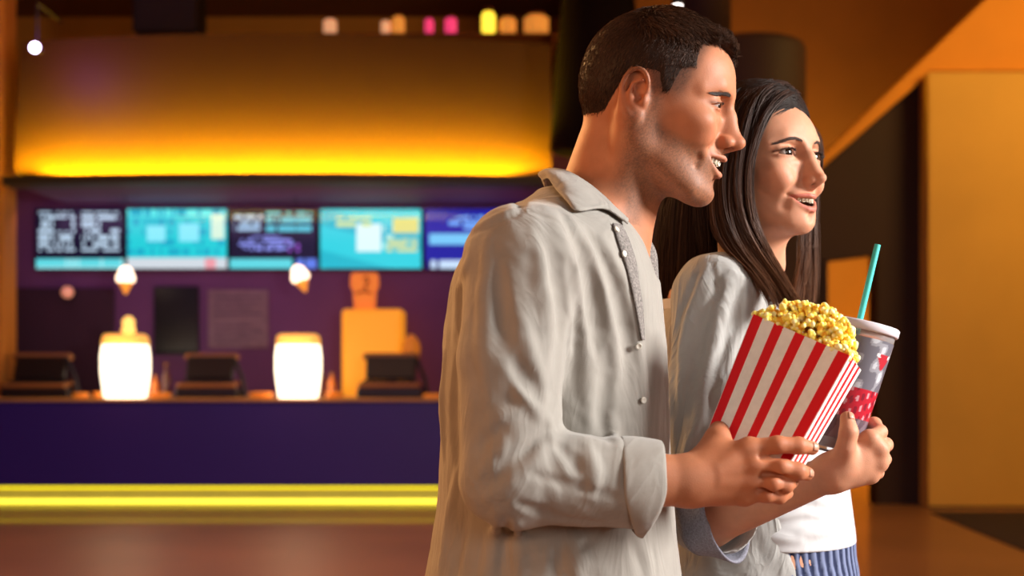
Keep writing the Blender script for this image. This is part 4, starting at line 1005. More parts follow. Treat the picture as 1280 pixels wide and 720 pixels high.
# printed sleeve: blotches of grey, white and red
V = []; Cc = []; na, nh = 150, 110; u = np.cross(axc, (0,1,0)); u /= np.linalg.norm(u); v = np.cross(axc, u)
rq = np.random.default_rng(4); ps = rq.random((26, 4))
for i in range(nh+1):
    t = .12+.80*i/nh
    for k in range(na):
        a = 2*math.pi*k/na; r = r0+(r1-r0)*t+.0006; V.append(cb_+axc*Hc*t+r*(u*math.cos(a)+v*math.sin(a)))
        q = a*3; n1 = math.sin(q*2.1+9*t)+math.sin(q*3.7-21*t+1)+math.sin(q*1.3+33*t+2)*.8
        c = np.array(rgb(142,142,150)) if n1 > .5 else np.array(rgb(104,102,112))
        if n1 > 1.5: c = np.array(rgb(180,184,192))
        band = .30 < t < .53
        if band:
            m2 = math.sin(q*4.1+40*t)+math.sin(q*6.3-27*t); c = np.array(rgb(176,30,48)) if m2 < 1.35 else np.array(rgb(206,150,160))
            if m2 < -1.0: c = np.array(rgb(130,26,44))
        if t < .30: c = np.array(rgb(92,74,84)) if n1 > 0 else np.array(rgb(120,104,112))
        tri = abs(((a*2.5) % 3.927)-1.9)
        if .70 < t < .82 and tri < (t-.68)*6.5: c = np.array(rgb(170,40,52)) if tri < (t-.70)*5 or t < .79 else np.array(rgb(230,225,225))
        Cc.append(c)
mesh('printed_sleeve', V, np.array([(i*na+k, i*na+(k+1)%na, (i+1)*na+(k+1)%na, (i+1)*na+k) for i in range(nh) for k in range(na)]), M['print'], cup, col=np.array(Cc))
b = MB(); b.lathe([(r1-.004,Hc-.004),(r1+.0016,Hc-.005),(r1+.0030,Hc-.003),(r1+.0032,Hc+.0045),(r1+.0012,Hc+.0065),(r1-.002,Hc+.0065),(r1-.004,Hc+.003),(.012,Hc+.003),(.008,Hc+.005),(0,Hc+.005)], cb_, axc, 56)
b.build('lid', M['lid'], cup, smooth=True)
sb = cb_+axc*(Hc*.5)+u*.0; stp = P(1097,306,1.715); sbt = P(1075,399,1.706); d_ = (stp-sbt)
b = MB(); pth = [sbt-d_*.6, sbt, sbt+d_*.5, stp]
b.tube(pth, .0040, 16, cap=False); b.tube([q for q in pth][::-1], .0034, 16, cap=False); b.build('straw', M['straw'], cup, smooth=True)
# ------------------------------------------------------------------ the lobby
def XZ(px, py, Y): p = P(px, py, Y); return p[0], p[2]
def panel(name, pts, Y, th, m, parent=None, **kw):
    """upright slab with an outline measured at distance Y and real thickness behind it"""
    n = len(pts); f = [P(x, y, Y) for x, y in pts]; bk = [p+np.array((0, th, 0)) for p in f]
    b = MB(); b.add(f+bk, [tuple(range(n)), tuple(range(n, 2*n))[::-1]]+[(i, i+n, (i+1) % n+n, (i+1) % n) for i in range(n)])
    return b.build(name, m, parent, **kw)
def boxo(name, lo, hi, m, parent=None, bev=.01, **kw): return MB().box(lo, hi, bev).build(name, m, parent, **kw)
def pbox(x0, x1, y0, y1, Y, th):
    a = P(x0, y1, Y); b = P(x1, y0, Y); return (a[0], Y, a[2]), (b[0], Y+th, b[2])
ST = dict(kind='structure')
boxo('floor', (-9,-4,-.1), (9,20.3,0), M['floor'], bev=0, **ST)
boxo('ceiling', (-9,-4,6.6), (9,20.3,6.7), M['ceil'], bev=0, **ST)
boxo('wall_left', (-9.1,-4,0), (-9,20.3,6.6), M['brown_wall'], bev=0, **ST)
boxo('wall_right', (9,-4,0), (9.1,20.3,6.6), M['ochre_wall'], bev=0, **ST)
boxo('wall_front', (-9,-4.1,0), (9,-4,6.6), M['brown_wall'], bev=0, **ST)
boxo('wall_back', (-9,20.2,0), (9,20.3,6.6), M['amber_wall'], bev=0, **ST)
YB = 15.4
boxo('wall_bar', (-6.2,YB,0), (1.2,YB+.15,4.4), M['purple_wall'], bev=0, **ST)
boxo('trim_1', (-6.2,YB-.03,0), (1.2,YB,.12), M['dark'], bev=0, **ST)
# service counter
ct = empty('service_counter', (-2.3,13.8,0), 'long dark purple service counter with a yellow glowing strip along its foot', 'counter')
YC = 13.8; zb = P(0,608,YC)[2]
boxo('front_panel', (-6.0,YC,zb), (.55,YC+.06,1.05), M['counter'], ct)
boxo('plinth', (-5.95,YC+.16,0), (.5,YC+.9,zb+.02), M['plinth'], ct)
boxo('worktop', (-6.05,YC-.03,1.05), (.6,YC+.95,1.085), M['worktop'], ct)
boxo('cabinet_body', (-5.95,YC+.06,zb+.02), (.5,YC+.9,1.05), M['dark'], ct)
boxo('light_strip', (-5.95,YC+.10,zb-.035), (.5,YC+.14,zb-.002), M['led'], ct, bev=.004)
boxo('light_strip', (-5.95,YC+.115,.004), (.5,YC+.155,.045), M['led2'], ct, bev=.004)
# curved canopy lit from below
can = empty('canopy', (-2.3,13.6,3.3), 'wide curved canopy over the counter, glowing yellow from its lower edge', 'canopy')
YF = 13.6; nx, nz = 60, 14; V = []; xa, xb = XZ(6,0,YF)[0], XZ(690,0,YF)[0]; za, zt = P(0,223,YF)[2], P(0,38,YF)[2]
for back in (0, 1):
    for j in range(nz+1):
        t = j/nz
        for i in range(nx+1):
            s = i/nx; x0 = xa+(.16*(1-min(1, t/.09))**2 if t < .09 else 0); x = x0+(xb-x0)*s-(.0)*t
            y = YF+.25*((s-.5)*2)**2+.22*t**1.5+back*.14; z = za+(zt-za)*t - .0*s+(.04*math.sin(math.pi*s) - .03*s)*t
            V.append((x, y, z))
R_ = (nx+1)*(nz+1); Fq = []
for j in range(nz):
    for i in range(nx):
        q = j*(nx+1)+i; Fq.append((q, q+1, q+nx+2, q+nx+1)); Fq.append(tuple(R_+k for k in (q+nx+1, q+nx+2, q+1, q)))
for i in range(nx): Fq += [(i, R_+i, R_+i+1, i+1), (nz*(nx+1)+i, nz*(nx+1)+i+1, R_+nz*(nx+1)+i+1, R_+nz*(nx+1)+i)]
for j in range(nz): Fq += [(j*(nx+1), (j+1)*(nx+1), R_+(j+1)*(nx+1), R_+j*(nx+1)), (j*(nx+1)+nx, R_+j*(nx+1)+nx, R_+(j+1)*(nx+1)+nx, (j+1)*(nx+1)+nx)]
mesh('fascia', V, Fq, M['fascia'], can, smooth=False)
def arcbar(name, m, dy, h0, h1, th, x0=0., x1=1.):
    b = MB(); V = []
    for i in range(61):
        s = x0+(x1-x0)*i/60; x = xa+(xb-xa)*s; y = YF+.25*((s-.5)*2)**2+dy
        V += [(x,y,za+h0),(x,y+th,za+h0),(x,y+th,za+h1),(x,y,za+h1)]
    b.add(V, [(4*i+k, 4*i+4+k, 4*i+4+(k+1)%4, 4*i+(k+1)%4) for i in range(60) for k in range(4)]+[(0,1,2,3), (240,243,242,241)])
    return b.build(name, m, can)
arcbar('light_trough', M['trough'], -.30, -.075, -.05, .32)
arcbar('trough_lip', M['trough'], -.32, -.075, .012, .02)
arcbar('light_strip', M['led_up'], -.19, -.049, -.032, .07, 0, 1)
boxo('soffit', (xa+.05,YF+.12,za-.05), (xb-.05,YB,za+.03), M['purple_wall'], can)
# ceiling beams and posts above the canopy
boxo('trim_2', *pbox(165,246,-40,40,15.2,.5), M['dark'], bev=.02, **ST)
boxo('trim_3', *pbox(-60,4,-40,640,14.3,.4), M['amber_wall'], bev=.02, **ST)
# upper gallery shelf with lit jars
gs = empty('gallery_shelf', P(540,40,15.6), 'long dark gallery shelf above the canopy carrying coloured lit jars', 'shelf')
lo, hi = pbox(395,700,41,44,15.5,.3); boxo('board', lo, hi, M['brown_wall'], gs)
for x0 in (400,690): boxo('bracket', *pbox(x0,x0+3,44,60,15.55,.2), M['brown_wall'], gs)
jar_def = [(404,421,22,'peach','softly lit peach jar, leftmost on the gallery shelf'),(476,488,24,'peach','short peach lit jar just left of the taller amber one'),(490,506,18,'orange','amber lit jar between the peach and the magenta ones'),(531,542,21,'magenta','slim magenta lit jar, left one of the pink pair'),
           (556,571,20,'magenta','wider magenta lit jar beside the bright yellow one'),(602,619,11,'yellow','tall bright yellow lit jar on the gallery shelf'),(625,645,20,'orange','orange lit jar right of the bright yellow one'),(655,686,17,'orange','wide orange lit jar at the right end of the gallery shelf')]
for x0, x1, y0, c, lb in jar_def:
    a = P((x0+x1)/2, 41, 15.62); t = P((x0+x1)/2, y0, 15.62); r = (x1-x0)/2/FPX*15.62; h = t[2]-a[2]
    j = empty('jar', a, lb, 'jar', 'lit jars on the gallery shelf')
    b = MB(); b.lathe([(0,0),(r*.9,0),(r,h*.06),(r,h*.74),(r*.7,h*.84),(r*.7,h*.86)], a, n=24); b.build('glass', M['lit_'+c], j, smooth=True)
    b = MB(); b.lathe([(r*.76,h*.85),(r*.76,h),(0,h)], a, n=24); b.build('lid', M['brown_wall'], j, smooth=True)
# spotlight on the canopy
sp = empty('spotlight', P(43,59,13.3), 'small round violet-white spotlight hanging at the top left of the canopy', 'spotlight')
c = P(43,59,13.35); b = MB(); b.lathe([(0,.16),(.03,.15),(.045,.08),(.055,0),(.050,0),(.045,.012)], c, (0,1,0), 24); b.build('housing', M['dark'], sp, smooth=True)
b = MB(); b.lathe([(0,.004),(.03,.006),(.046,.012)], c, (0,1,0), 24); b.build('lens', M['spot_lens'], sp, smooth=True)
b = MB(); b.tube([c+np.array((0,.08,.08)), c+np.array((0,.08,.45)), c+np.array((0,.8,.45))], .012, 8); b.build('arm', M['dark'], sp)

# menu screens
def screen(i, x0, x1, y0, y1, fn, lb):
    Y = YB-.10; lo, hi = pbox(x0, x1, y0, y1, Y, .07)
    t = empty('menu_screen', ((lo[0]+hi[0])/2, YB-.02, (lo[2]+hi[2])/2), lb, 'screen', 'menu screens over the counter')
    boxo('casing', lo, hi, M['black'], t, bev=.015)
    nu, nv = 130, 76; V = []; Cc = []; m_ = .012
    for b_ in range(nv+1):
        for a_ in range(nu+1):
            u, v = a_/nu, b_/nv; V.append((lo[0]+m_+(hi[0]-lo[0]-2*m_)*u, Y-.003, lo[2]+m_+(hi[2]-lo[2]-2*m_)*v)); Cc.append(fn(u, v))
    mesh('display', V, np.array([(j*(nu+1)+k, j*(nu+1)+k+1, (j+1)*(nu+1)+k+1, (j+1)*(nu+1)+k) for j in range(nv) for k in range(nu)]), M['screen'], t, col=np.array(Cc), smooth=False)
    b = MB(); b.box(((lo[0]+hi[0])/2-.15, Y+.07, lo[2]+.2), ((lo[0]+hi[0])/2+.15, YB, hi[2]-.2), .01); b.build('wall_bracket', M['black'], t)
rs = np.random.default_rng(2); NZ = rs.random((5, 40, 40))
def inb(u, v, a, b, c, d): return a <= u <= b and c <= v <= d
def text(k, u, v, rows, dens=.72): 
    fr = (v*rows) % 1; return fr > .35 and NZ[k, int(v*rows) % 40, int(u*34) % 40] < dens
DK, WH, TL = rgb(12,12,40), rgb(190,214,236), rgb(90,205,215)
def s1(u, v):
    if v < .17: return TL if (v > .03 and NZ[0,3,int(u*30)] < .85) else rgb(150,220,226)
    if inb(u,v,.03,.44,.30,.95) and text(0,u,v,9): return WH if not inb(u,v,.2,.4,.62,.85) else DK
    if inb(u,v,.52,.95,.30,.95) and text(1,u,v,9): return WH if not inb(u,v,.75,.95,.7,.82) else DK
    return DK
def s2(u, v):
    c = np.array(rgb(30,196,206)); 
    if v > .88: c = np.array(rgb(90,226,226))
    if v < .18: c = np.array(rgb(200,208,216)) if NZ[2,1,int(u*9)] < .7 else np.array(rgb(226,150,160))
    elif inb(u,v,.2,.38,.45,.72) or inb(u,v,.52,.72,.45,.75): c = np.array(rgb(130,224,240))
    elif inb(u,v,.84,.97,.5,.92): c = np.array(rgb(206,232,210))
    elif text(2,u,v,6,.4): c = np.array(rgb(20,160,190))
    return c
def s3(u, v):
    if v < .17: return TL if u < .72 else (rgb(90,120,220) if NZ[3,2,int(u*40)%40] < .6 else DK)
    if inb(u,v,.05,.38,.62,.92) and text(3,u,v,10): return rgb(160,196,226)
    if inb(u,v,.42,.94,.62,.95) and text(4,u,v,7,.85): return rgb(80,190,210)
    if ((u-.42)/.32)**2+((v-.42)/.13)**2 < 1 and text(2,u,v,14,.8): return rgb(140,150,240)
    if inb(u,v,.6,.8,.28,.5) and text(1,u,v,12,.4): return rgb(150,80,200)
    return rgb(14,12,38)
def s4(u, v):
    c = np.array(rgb(40,200,214)) if math.sin(v*9+u*4) < .3 else np.array(rgb(20,176,196))
    if inb(u,v,.36,.60,.28,.76): c = np.array(rgb(214,240,240))
    if inb(u,v,.62,.72,.3,.78) and text(1,u,v,7,.8): c = np.array(rgb(170,230,225))
    if inb(u,v,.72,.97,.6,.85): c = np.array(rgb(220,214,120))
    if inb(u,v,.66,.96,.28,.5): c = np.array(rgb(210,216,140)) if text(0,u,v,9,.9) else np.array(rgb(120,196,190))
    if inb(u,v,.16,.5,.68,.86) and text(3,u,v,9,.8): c = np.array(rgb(200,220,150))
    return c
def s5(u, v):
    if v < .14: return rgb(190,214,240) if NZ[4,5,int(u*36)] < .75 else rgb(10,20,110)
    if inb(u,v,.04,.62,.40,.58): return rgb(110,190,235)
    if ((u-.5)/.27)**2+((v-.77)/.12)**2 < 1 and text(2,u,v,10,.75): return rgb(110,170,245)
    return rgb(8,22,150)
for i, (a, b, fn, lb) in enumerate(((44,156,s1,'dark menu screen with two white columns, leftmost over the counter'),(158,285,s2,'turquoise menu screen just right of the two-column dark one'),(286,397,s3,'dark menu screen with violet heading between the two turquoise ones'),
        (399,528,s4,'turquoise menu screen with white and yellow blocks, second from the man'),(530,658,s5,'blue menu screen partly hidden behind the man\'s shoulder'))): screen(i, a, b, 260, 337, fn, lb)
# things on the back wall
d1 = boxo('door_1', *pbox(14,142,360,690,YB-.06,.06), M['dark_door'], bev=.01, **ST)
o = empty('wall_lamp', P(83,365,YB-.1), 'tiny dim round lamp on the dark door at far left', 'lamp')
c = P(83,365,YB-.16); b = MB(); b.lathe([(0,-.03),(.05,-.02),(.065,.02),(.065,.05)], c, (0,1,0), 20); b.build('glass', M['dim_lamp'], o, smooth=True)
b = MB(); b.lathe([(.075,.045),(.075,.10),(0,.10)], c, (0,1,0), 20); b.build('backplate', M['dark'], o, smooth=True)
lo, hi = pbox(192,248,358,440,YB-.05,.05); t = empty('blackboard', P(220,400,YB-.05), 'tall black board on the purple wall behind the middle till', 'board')
boxo('board', lo, hi, M['black'], t); boxo('ledge', (lo[0],lo[1]-.05,lo[2]-.03), (hi[0],hi[1],lo[2]), M['black'], t)
lo, hi = pbox(260,335,362,435,YB-.03,.03); t = empty('notice_sheet', P(297,400,YB-.03), 'faded grey-pink notice sheet on the purple wall', 'notice')
boxo('sheet', lo, hi, M['notice'], t, bev=.004)
b = MB()
for k in range(9):
    if k == 4: continue
    zz = hi[2]-.07-k*.066; b.box((lo[0]+.07, lo[1]-.004, zz-.018), (hi[0]-.07-.12*((k*7) % 3)/2, lo[1], zz), 0)
b.build('printing', M['notice_ink'], t)
# lanterns on the counter
def lantern(px, lb, gl):
    Y = 14.0; a = P(px,500,Y); a[2] = 1.085; w = .222; h = (500-434)/FPX*Y
    t = empty('counter_lantern', a, lb, 'lantern', 'glowing lanterns on the counter')
    b = MB(); n = 28; prof = [(.80,0),(.86,.01),(.93,.12*h/.5),(1.0,h*.5),(1.0,h*.8),(.94,h)]
    V = []
    for r, z in prof:
        for k in range(n):
            an = 2*math.pi*k/n; cx, cy = math.cos(an), math.sin(an); q = (abs(cx)**5+abs(cy)**5)**(-1/5); V.append((a[0]+w*r*q*cx, a[1]+w*r*q*cy, a[2]+z))
    b.add(V, [(i*n+k, i*n+(k+1)%n, (i+1)*n+(k+1)%n, (i+1)*n+k) for i in range(len(prof)-1) for k in range(n)]+[tuple(range(n))[::-1]])
    b.build('shade', M['lantern'], t)
    b = MB(); V = []
    prof = [(.94,h),(.97,h+.015),(.92,h+.085),(.80,h+.11),(0,h+.115)]
    for r, z in prof:
        for k in range(n):
            an = 2*math.pi*k/n; cx, cy = math.cos(an), math.sin(an); q = (abs(cx)**5+abs(cy)**5)**(-1/5); V.append((a[0]+w*r*q*cx, a[1]+w*r*q*cy, a[2]+z))
    b.add(V, [(i*n+k, i*n+(k+1)%n, (i+1)*n+(k+1)%n, (i+1)*n+k) for i in range(len(prof)-1) for k in range(n)]); b.build('lid', M['lantern_lid'], t)
    if gl:
        b = MB(); b.lathe([(0,h+.11),(.06,h+.12),(.075,h+.15),(.055,h+.20),(.068,h+.24),(.035,h+.29),(0,h+.30)], a+np.array((.03,0,0)), n=16); b.build('finial', M['finial'], t, smooth=True)
    L_ = bpy.data.lights.new('lantern_light', 'POINT'); L_.energy = 8; L_.color = (1,.5,.15); L_.shadow_soft_size = .15
    lo_ = bpy.data.objects.new('lantern_light', L_); COL.objects.link(lo_); lo_.location = (a[0], a[1]-.45, a[2]+.45)
lantern(157, 'white glowing lantern with a swirled finial, left one on the counter', True); lantern(373, 'white glowing lantern with a plain amber lid, right one on the counter', False)
# hanging ice-cream-cone lamps
def cone_lamp(px, py, tilt, lb):
    c = P(px, py, 14.6); t = empty('cone_lamp', c, lb, 'lamp', 'ice-cream-cone lamps over the counter')
    ax_ = np.array((math.sin(tilt), 0, math.cos(tilt)))
    b = MB(); b.lathe([(0,-.13),(.012,-.125),(.075,0),(.07,.01),(0,.012)], c, ax_, 20); b.build('cone', M['amber_glow'], t, smooth=True)
    b = MB(); b.lathe([(0,.0),(.085,.002),(.10,.035),(.093,.075),(.075,.095),(.078,.115),(.055,.15),(.02,.175),(0,.18)], c, ax_, 24); b.build('scoop', M['scoop'], t, smooth=True)
    e_ = c+ax_*.18; b = MB(); b.tube([e_, (e_[0], e_[1], za+.02)], .004, 6); b.build('cord', M['dark'], t)
cone_lamp(157, 353, 0, 'upright glowing ice-cream-cone lamp hanging above the left lantern'); cone_lamp(377, 351, -.35, 'tilted glowing ice-cream-cone lamp hanging above the right lantern')
# tills
def till(x0, x1, lb, flip=1):
    Y = 14.05; w = (x1-x0)/FPX*Y; c = P((x0+x1)/2, 0, Y)[0]; z = 1.085
    t = empty('till', (c, Y, z), lb, 'till', 'tills on the counter')
    boxo('cash_drawer', (c-w*.44, Y-.02, z), (c+w*.44, Y+.42, z+.10), M['till'], t, bev=.02)
    b = MB(); b.box((c-w*.43, Y+.0, z+.10), (c+w*.40, Y+.30, z+.155), .02, R=Rx(6), c=(c, Y+.1, z+.12)); b.build('keypad', M['till_top'], t)
    b = MB()
    for i in range(9):
        for j in range(3): b.box((c-w*.36+i*w*.08, Y+.03+j*.07, z+.150+j*.008), (c-w*.36+i*w*.08+w*.055, Y+.08+j*.07, z+.168+j*.008), .004)
    b.build('keys', M['till'], t)
    b = MB(); b.box((c-w*.34, Y+.17, z+.17), (c+w*.34, Y+.22, z+.44), .02, R=Rx(-24), c=(c, Y+.2, z+.3)); m_ = b.build('monitor', M['till'], t)
    b = MB(); b.box((c-w*.40, Y+.24, z+.385), (c+w*.38, Y+.36, z+.46), .03, R=Rx(-10), c=(c, Y+.3, z+.42)); b.build('monitor_hood', M['till_top'], t)
    b = MB(); b.box((c-.05, Y+.25, z+.10), (c+.05, Y+.30, z+.40), .01); b.build('stand', M['till'], t)
    b = MB(); b.tube([(c+flip*w*.34, Y+.2, z+.40), (c+flip*w*.45, Y+.18, z+.2), (c+flip*w*.50, Y+.15, z+.012)], .022, 10); b.build('cable_arm', M['till'], t)
till(-6, 92, 'dark till at the left end of the counter'); till(213, 303, 'dark till between the two glowing lanterns'); till(440, 534, 'dark till in front of the amber cabinet, nearest the man')
# amber cabinet, sign and lamp behind the right till
def pos(px, Y, z): p = P(px, 0, Y); return np.array((p[0], Y, z))
Y = 14.82; lo, hi = pbox(427,503,386,495,Y,.45)
t = empty('amber_cabinet', ((lo[0]+hi[0])/2, Y, 0), 'glowing amber cabinet standing behind the right till', 'cabinet')
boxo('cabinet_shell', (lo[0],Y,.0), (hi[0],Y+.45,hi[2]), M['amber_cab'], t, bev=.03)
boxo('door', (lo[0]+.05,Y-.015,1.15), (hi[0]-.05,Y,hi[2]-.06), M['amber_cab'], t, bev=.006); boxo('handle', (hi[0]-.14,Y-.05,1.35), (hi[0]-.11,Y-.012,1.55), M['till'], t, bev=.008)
zc_ = hi[2]
lo, hi = pbox(438,473,341,386,Y+.1,.08); t = empty('cup_sign', ((lo[0]+hi[0])/2, Y+.1, zc_), 'orange cup-shaped sign standing on top of the amber cabinet', 'sign')
cx_ = (lo[0]+hi[0])/2; w2 = (hi[0]-lo[0])/2; hh = hi[2]-zc_
b = MB(); pr = [(.72,0),(.80,.35),(.80,.5),(1.0,.62),(.98,.92),(.85,1.0)]
V = [(cx_+r*w2, Y+.1, zc_+z*hh) for r, z in pr]+[(cx_-r*w2, Y+.1, zc_+z*hh) for r, z in pr[::-1]]; n = len(V); V += [(x, y+.08, z) for x, y, z in V]
b.add(V, [tuple(range(n)), tuple(range(n, 2*n))[::-1]]+[(i, i+n, (i+1)%n+n, (i+1)%n) for i in range(n)]); b.build('board', M['sign_orange'], t)
b = MB(); q = lambda u, v: (cx_+u*w2, Y+.09, zc_+v*hh)
b.tube([q(-.1,.82), q(.15,.88), q(.3,.76), q(.1,.64), q(.05,.55)], .012, 8); b.tube([q(-.6,.42), q(-.1,.50), q(.5,.44)], .010, 8); b.build('emblem', M['sign_brown'], t)
a = pos(514,14.6,1.085); t = empty('amber_lamp', a, 'small amber lamp with a rounded head right of the amber cabinet', 'lamp')
b = MB(); b.lathe([(0,0),(.07,0),(.07,.02),(.02,.03),(.018,.42),(0,.42)], a, n=20); b.build('stem', M['till'], t, smooth=True)
b = MB(); b.lathe([(.03,.40),(.09,.44),(.10,.52),(.08,.60),(.03,.66),(0,.67)], a, n=20); b.build('head', M['amber_dim'], t, smooth=True)
# small things on the counter
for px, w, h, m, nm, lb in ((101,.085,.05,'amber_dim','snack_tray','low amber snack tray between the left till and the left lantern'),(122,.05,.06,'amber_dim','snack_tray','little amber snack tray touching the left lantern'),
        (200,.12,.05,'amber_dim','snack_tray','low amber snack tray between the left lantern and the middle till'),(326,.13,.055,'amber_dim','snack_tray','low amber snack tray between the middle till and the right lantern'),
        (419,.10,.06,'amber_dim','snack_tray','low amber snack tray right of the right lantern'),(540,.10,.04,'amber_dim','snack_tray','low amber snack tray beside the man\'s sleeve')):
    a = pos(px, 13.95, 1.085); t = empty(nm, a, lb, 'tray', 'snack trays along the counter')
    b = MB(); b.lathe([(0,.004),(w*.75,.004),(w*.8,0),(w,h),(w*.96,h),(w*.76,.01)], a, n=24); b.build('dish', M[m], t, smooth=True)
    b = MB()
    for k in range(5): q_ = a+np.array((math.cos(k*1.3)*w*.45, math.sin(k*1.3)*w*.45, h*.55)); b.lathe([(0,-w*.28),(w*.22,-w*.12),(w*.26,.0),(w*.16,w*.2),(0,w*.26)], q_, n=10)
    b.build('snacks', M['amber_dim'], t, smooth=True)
for px, c, h, lb in ((401,'bottle_brown',.34,'brown bottle standing close to the right lantern'),(415,'bottle_amber',.26,'shorter amber bottle beside the brown one'),(194,'bottle_amber',.24,'amber bottle right of the left lantern'),(208,'bottle_brown',.36,'tall brown bottle just left of the middle till')):
    a = pos(px, 14.25, 1.085); t = empty('bottle', a, lb, 'bottle', 'bottles on the counter')
    b = MB(); b.lathe([(0,0),(.042,0),(.045,.01),(.045,h*.6),(.018,h*.78),(.017,h*.94),(0,h*.94)], a, n=20); b.build('glass', M[c], t, smooth=True)
    b = MB(); b.lathe([(.02,h*.92),(.02,h),(0,h)], a, n=16); b.build('cap', M['till_top'], t, smooth=True)
# ------------------------------------------------------------------ right side of the lobby
boxo('wall_hall', (1.0,17.6,0), (9,17.7,6.6), M['hall_wall'], bev=0, **ST)
dw = M['brown_dark']
panel('wall_dark', [(800,640),(1035,640),(1035,326),(1097,318),(1097,640),(1160,640),(1160,95),(1035,205),(800,215)], 13.9, .35, dw, **ST)
panel('trim_4', [(1010,226),(1035,203),(1160,93),(1160,88),(1440,88),(1440,-140),(1375,-140),(1232,0),(1028,196),(1010,214)], 13.7, .5, M['amber_beam'], **ST)
panel('wall_ochre', [(1161,636),(1440,636),(1440,90),(1161,90)], 13.55, .3, M['ochre_wall'], **ST)
panel('baseboard_right', [(1161,637),(1440,637),(1440,633),(1161,633)], 13.52, .03, M['dark'], **ST)
panel('door_2', [(1030,636),(1035,636),(1035,326),(1097,318),(1097,636),(1101,636),(1101,313),(1030,322)], 13.87, .05, dw, **ST)
# round dark column and drum lamp
cl = empty('hanging_column', P(735,0,12.8), 'black tapering column hanging from the ceiling behind the man\'s head', 'column')
a = P(748,190,12.8); b = MB(); k = 12.8/FPX; b.lathe([(0,0),(58*k,0),(61*k,.04),(52*k,.95),(44*k,1.55),(33*k,1.6),(33*k,3.2)], a, n=40); b.build('shaft', M['black_soft'], cl, smooth=True)
b = MB(); b.lathe([(0,-.02),(30*k,-.02),(30*k,0)], a, n=30); b.build('base_plate', M['dark'], cl)
dl = empty('drum_pendant', P(935,45,12.4), 'large dark brown drum pendant with rounded shoulders above the woman', 'pendant')
a = P(938,205,12.4); k = 12.4/FPX; b = MB(); b.lathe([(0,0),(67*k,0),(68*k,.02),(68*k,140*k),(65*k,147*k),(57*k,151*k),(0,153*k)], a, n=48); b.build('drum', M['brown_dark'], dl, smooth=True)
b = MB(); a2 = P(880,45,12.6); b.lathe([(0,0),(34*k,0),(34*k,1.9),(0,1.9)], a2, n=30); b.build('stem', M['brown_dark'], dl, smooth=True)
# dark mat at the right
q = [(1163,641),(1440,641),(1440,752),(1282,690)]
V = [(lambda Y_: P(x, y, Y_))(1.40*FPX/(y-HY)) for x, y in q]; V = [(v[0], v[1], .012) for v in V]; V2_ = [(v[0], v[1], 0.0) for v in V]
t = MB(); t.add(V+V2_, [(0,1,2,3), (7,6,5,4)]+[(i, (i+1)%4, (i+1)%4+4, i+4) for i in range(4)]); t.build('floor_mat', M['mat_dark'], None, label='dark carpet mat on the floor in front of the ochre wall', cat='mat')
# overhead rail lamp behind the man's crown
lp = empty('ceiling_lamp', P(847,4,6.5), 'small bright ceiling lamp just above the man\'s hair', 'lamp')
a = P(847,11,6.5); b = MB(); b.lathe([(0,0),(.018,.004),(.021,.02),(.021,.06)], a, n=20); b.build('bulb', M['bulb'], lp, smooth=True)
b = MB(); b.lathe([(.028,.015),(.03,.06),(.02,.10),(.008,.11),(.008,6.6-a[2])], a, n=20); b.build('holder', M['dark'], lp, smooth=True)

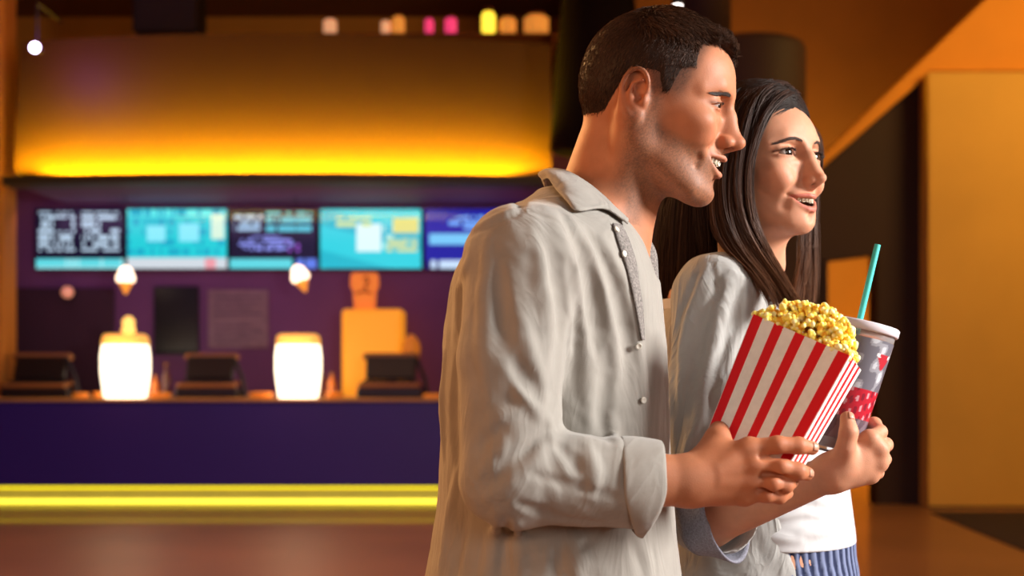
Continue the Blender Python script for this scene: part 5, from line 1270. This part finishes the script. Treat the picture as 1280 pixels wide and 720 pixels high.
# ------------------------------------------------------------------ light
def area(name, loc, to, size, e, c, size_y=None):
    l = bpy.data.lights.new(name, 'AREA'); l.size = size; l.energy = e; l.color = c
    if size_y: l.shape = 'RECTANGLE'; l.size_y = size_y
    o = bpy.data.objects.new(name, l); COL.objects.link(o); o.location = loc
    o.rotation_euler = (Vector(to)-Vector(loc)).to_track_quat('-Z', 'Y').to_euler(); return o
area('key_light', (3.2,1.05,2.5), (.3,1.75,1.45), .9, 290, (1,.96,.92))  # key light on the couple from an unseen source at the right
area('front_fill', (1.3,-2.6,2.4), (.3,1.75,1.4), 1.8, 50, (1,.92,.84), 1.2)  # unseen neutral fill added behind the camera to lift the camera-facing sides
area('doorway_fill', (4.0,15.3,3.4), (3.9,17.6,2.0), .8, 95, (1,.74,.16))  # unseen lamp added to brighten the wall seen through the doorway
area('lobby_light_left', (-2.8,.6,2.2), (.1,1.7,1.4), 1.6, 60, (1,.46,.20))
area('lobby_light_back', (-1.9,4.2,2.9), (.1,1.7,1.5), 1.2, 120, (1,.50,.18))
area('lobby_light_overhead', (-1,9.2,6.4), (-1,9.2,0), 5, 115, (1,.56,.30), 4).data.spread = math.radians(95)
area('bar_light', (-2.6,14.2,3.1), (-2.4,15.4,1.8), 5.5, 7, (.9,.45,1.0), .3)
area('hall_light', (2.6,15.0,5.9), (4.2,17.6,3.5), 2.0, 14, (1,.55,.10))
area('hall_light_low', (4.6,16.6,.5), (4.2,17.6,1.0), 1.6, 90, (1,.60,.06), .5)
area('wall_washer', (6.5,10.0,5.6), (5.2,13.6,2.4), 2.0, 200, (1,.64,.18))
area('counter_fill', (-2.6,8.5,2.6), (-2.4,13.8,.6), 4, 30, (.45,.35,1.0))
l = bpy.data.lights.new('violet_spot', 'POINT'); l.energy = 10; l.color = (.30,.06,1); l.shadow_soft_size = .1
o = bpy.data.objects.new('violet_spot', l); COL.objects.link(o); o.location = P(56,55,13.3)
w = bpy.data.worlds.new('world'); SC.world = w; w.use_nodes = True
w.node_tree.nodes['Background'].inputs[0].default_value = (.05,.03,.02,1); w.node_tree.nodes['Background'].inputs[1].default_value = .3
# ------------------------------------------------------------------ camera
cd = bpy.data.cameras.new('camera'); cam = bpy.data.objects.new('camera', cd); COL.objects.link(cam)
cam.location = (0, 0, 1.40); cam.rotation_euler = (math.pi/2, 0, 0)
cd.sensor_width = 36; cd.lens = 36*FPX/1280; cd.shift_y = (HY-360)/1280; cd.clip_start = .05; cd.clip_end = 200
cd.dof.use_dof = True; cd.dof.focus_distance = 1.68; cd.dof.aperture_fstop = 4.6
SC.camera = cam
SC.view_settings.view_transform = 'Standard'; SC.view_settings.look = 'None'; SC.view_settings.gamma = 1
SC.view_settings.use_curve_mapping = False; SC.view_settings.exposure = 0
SC.cycles.use_denoising = True
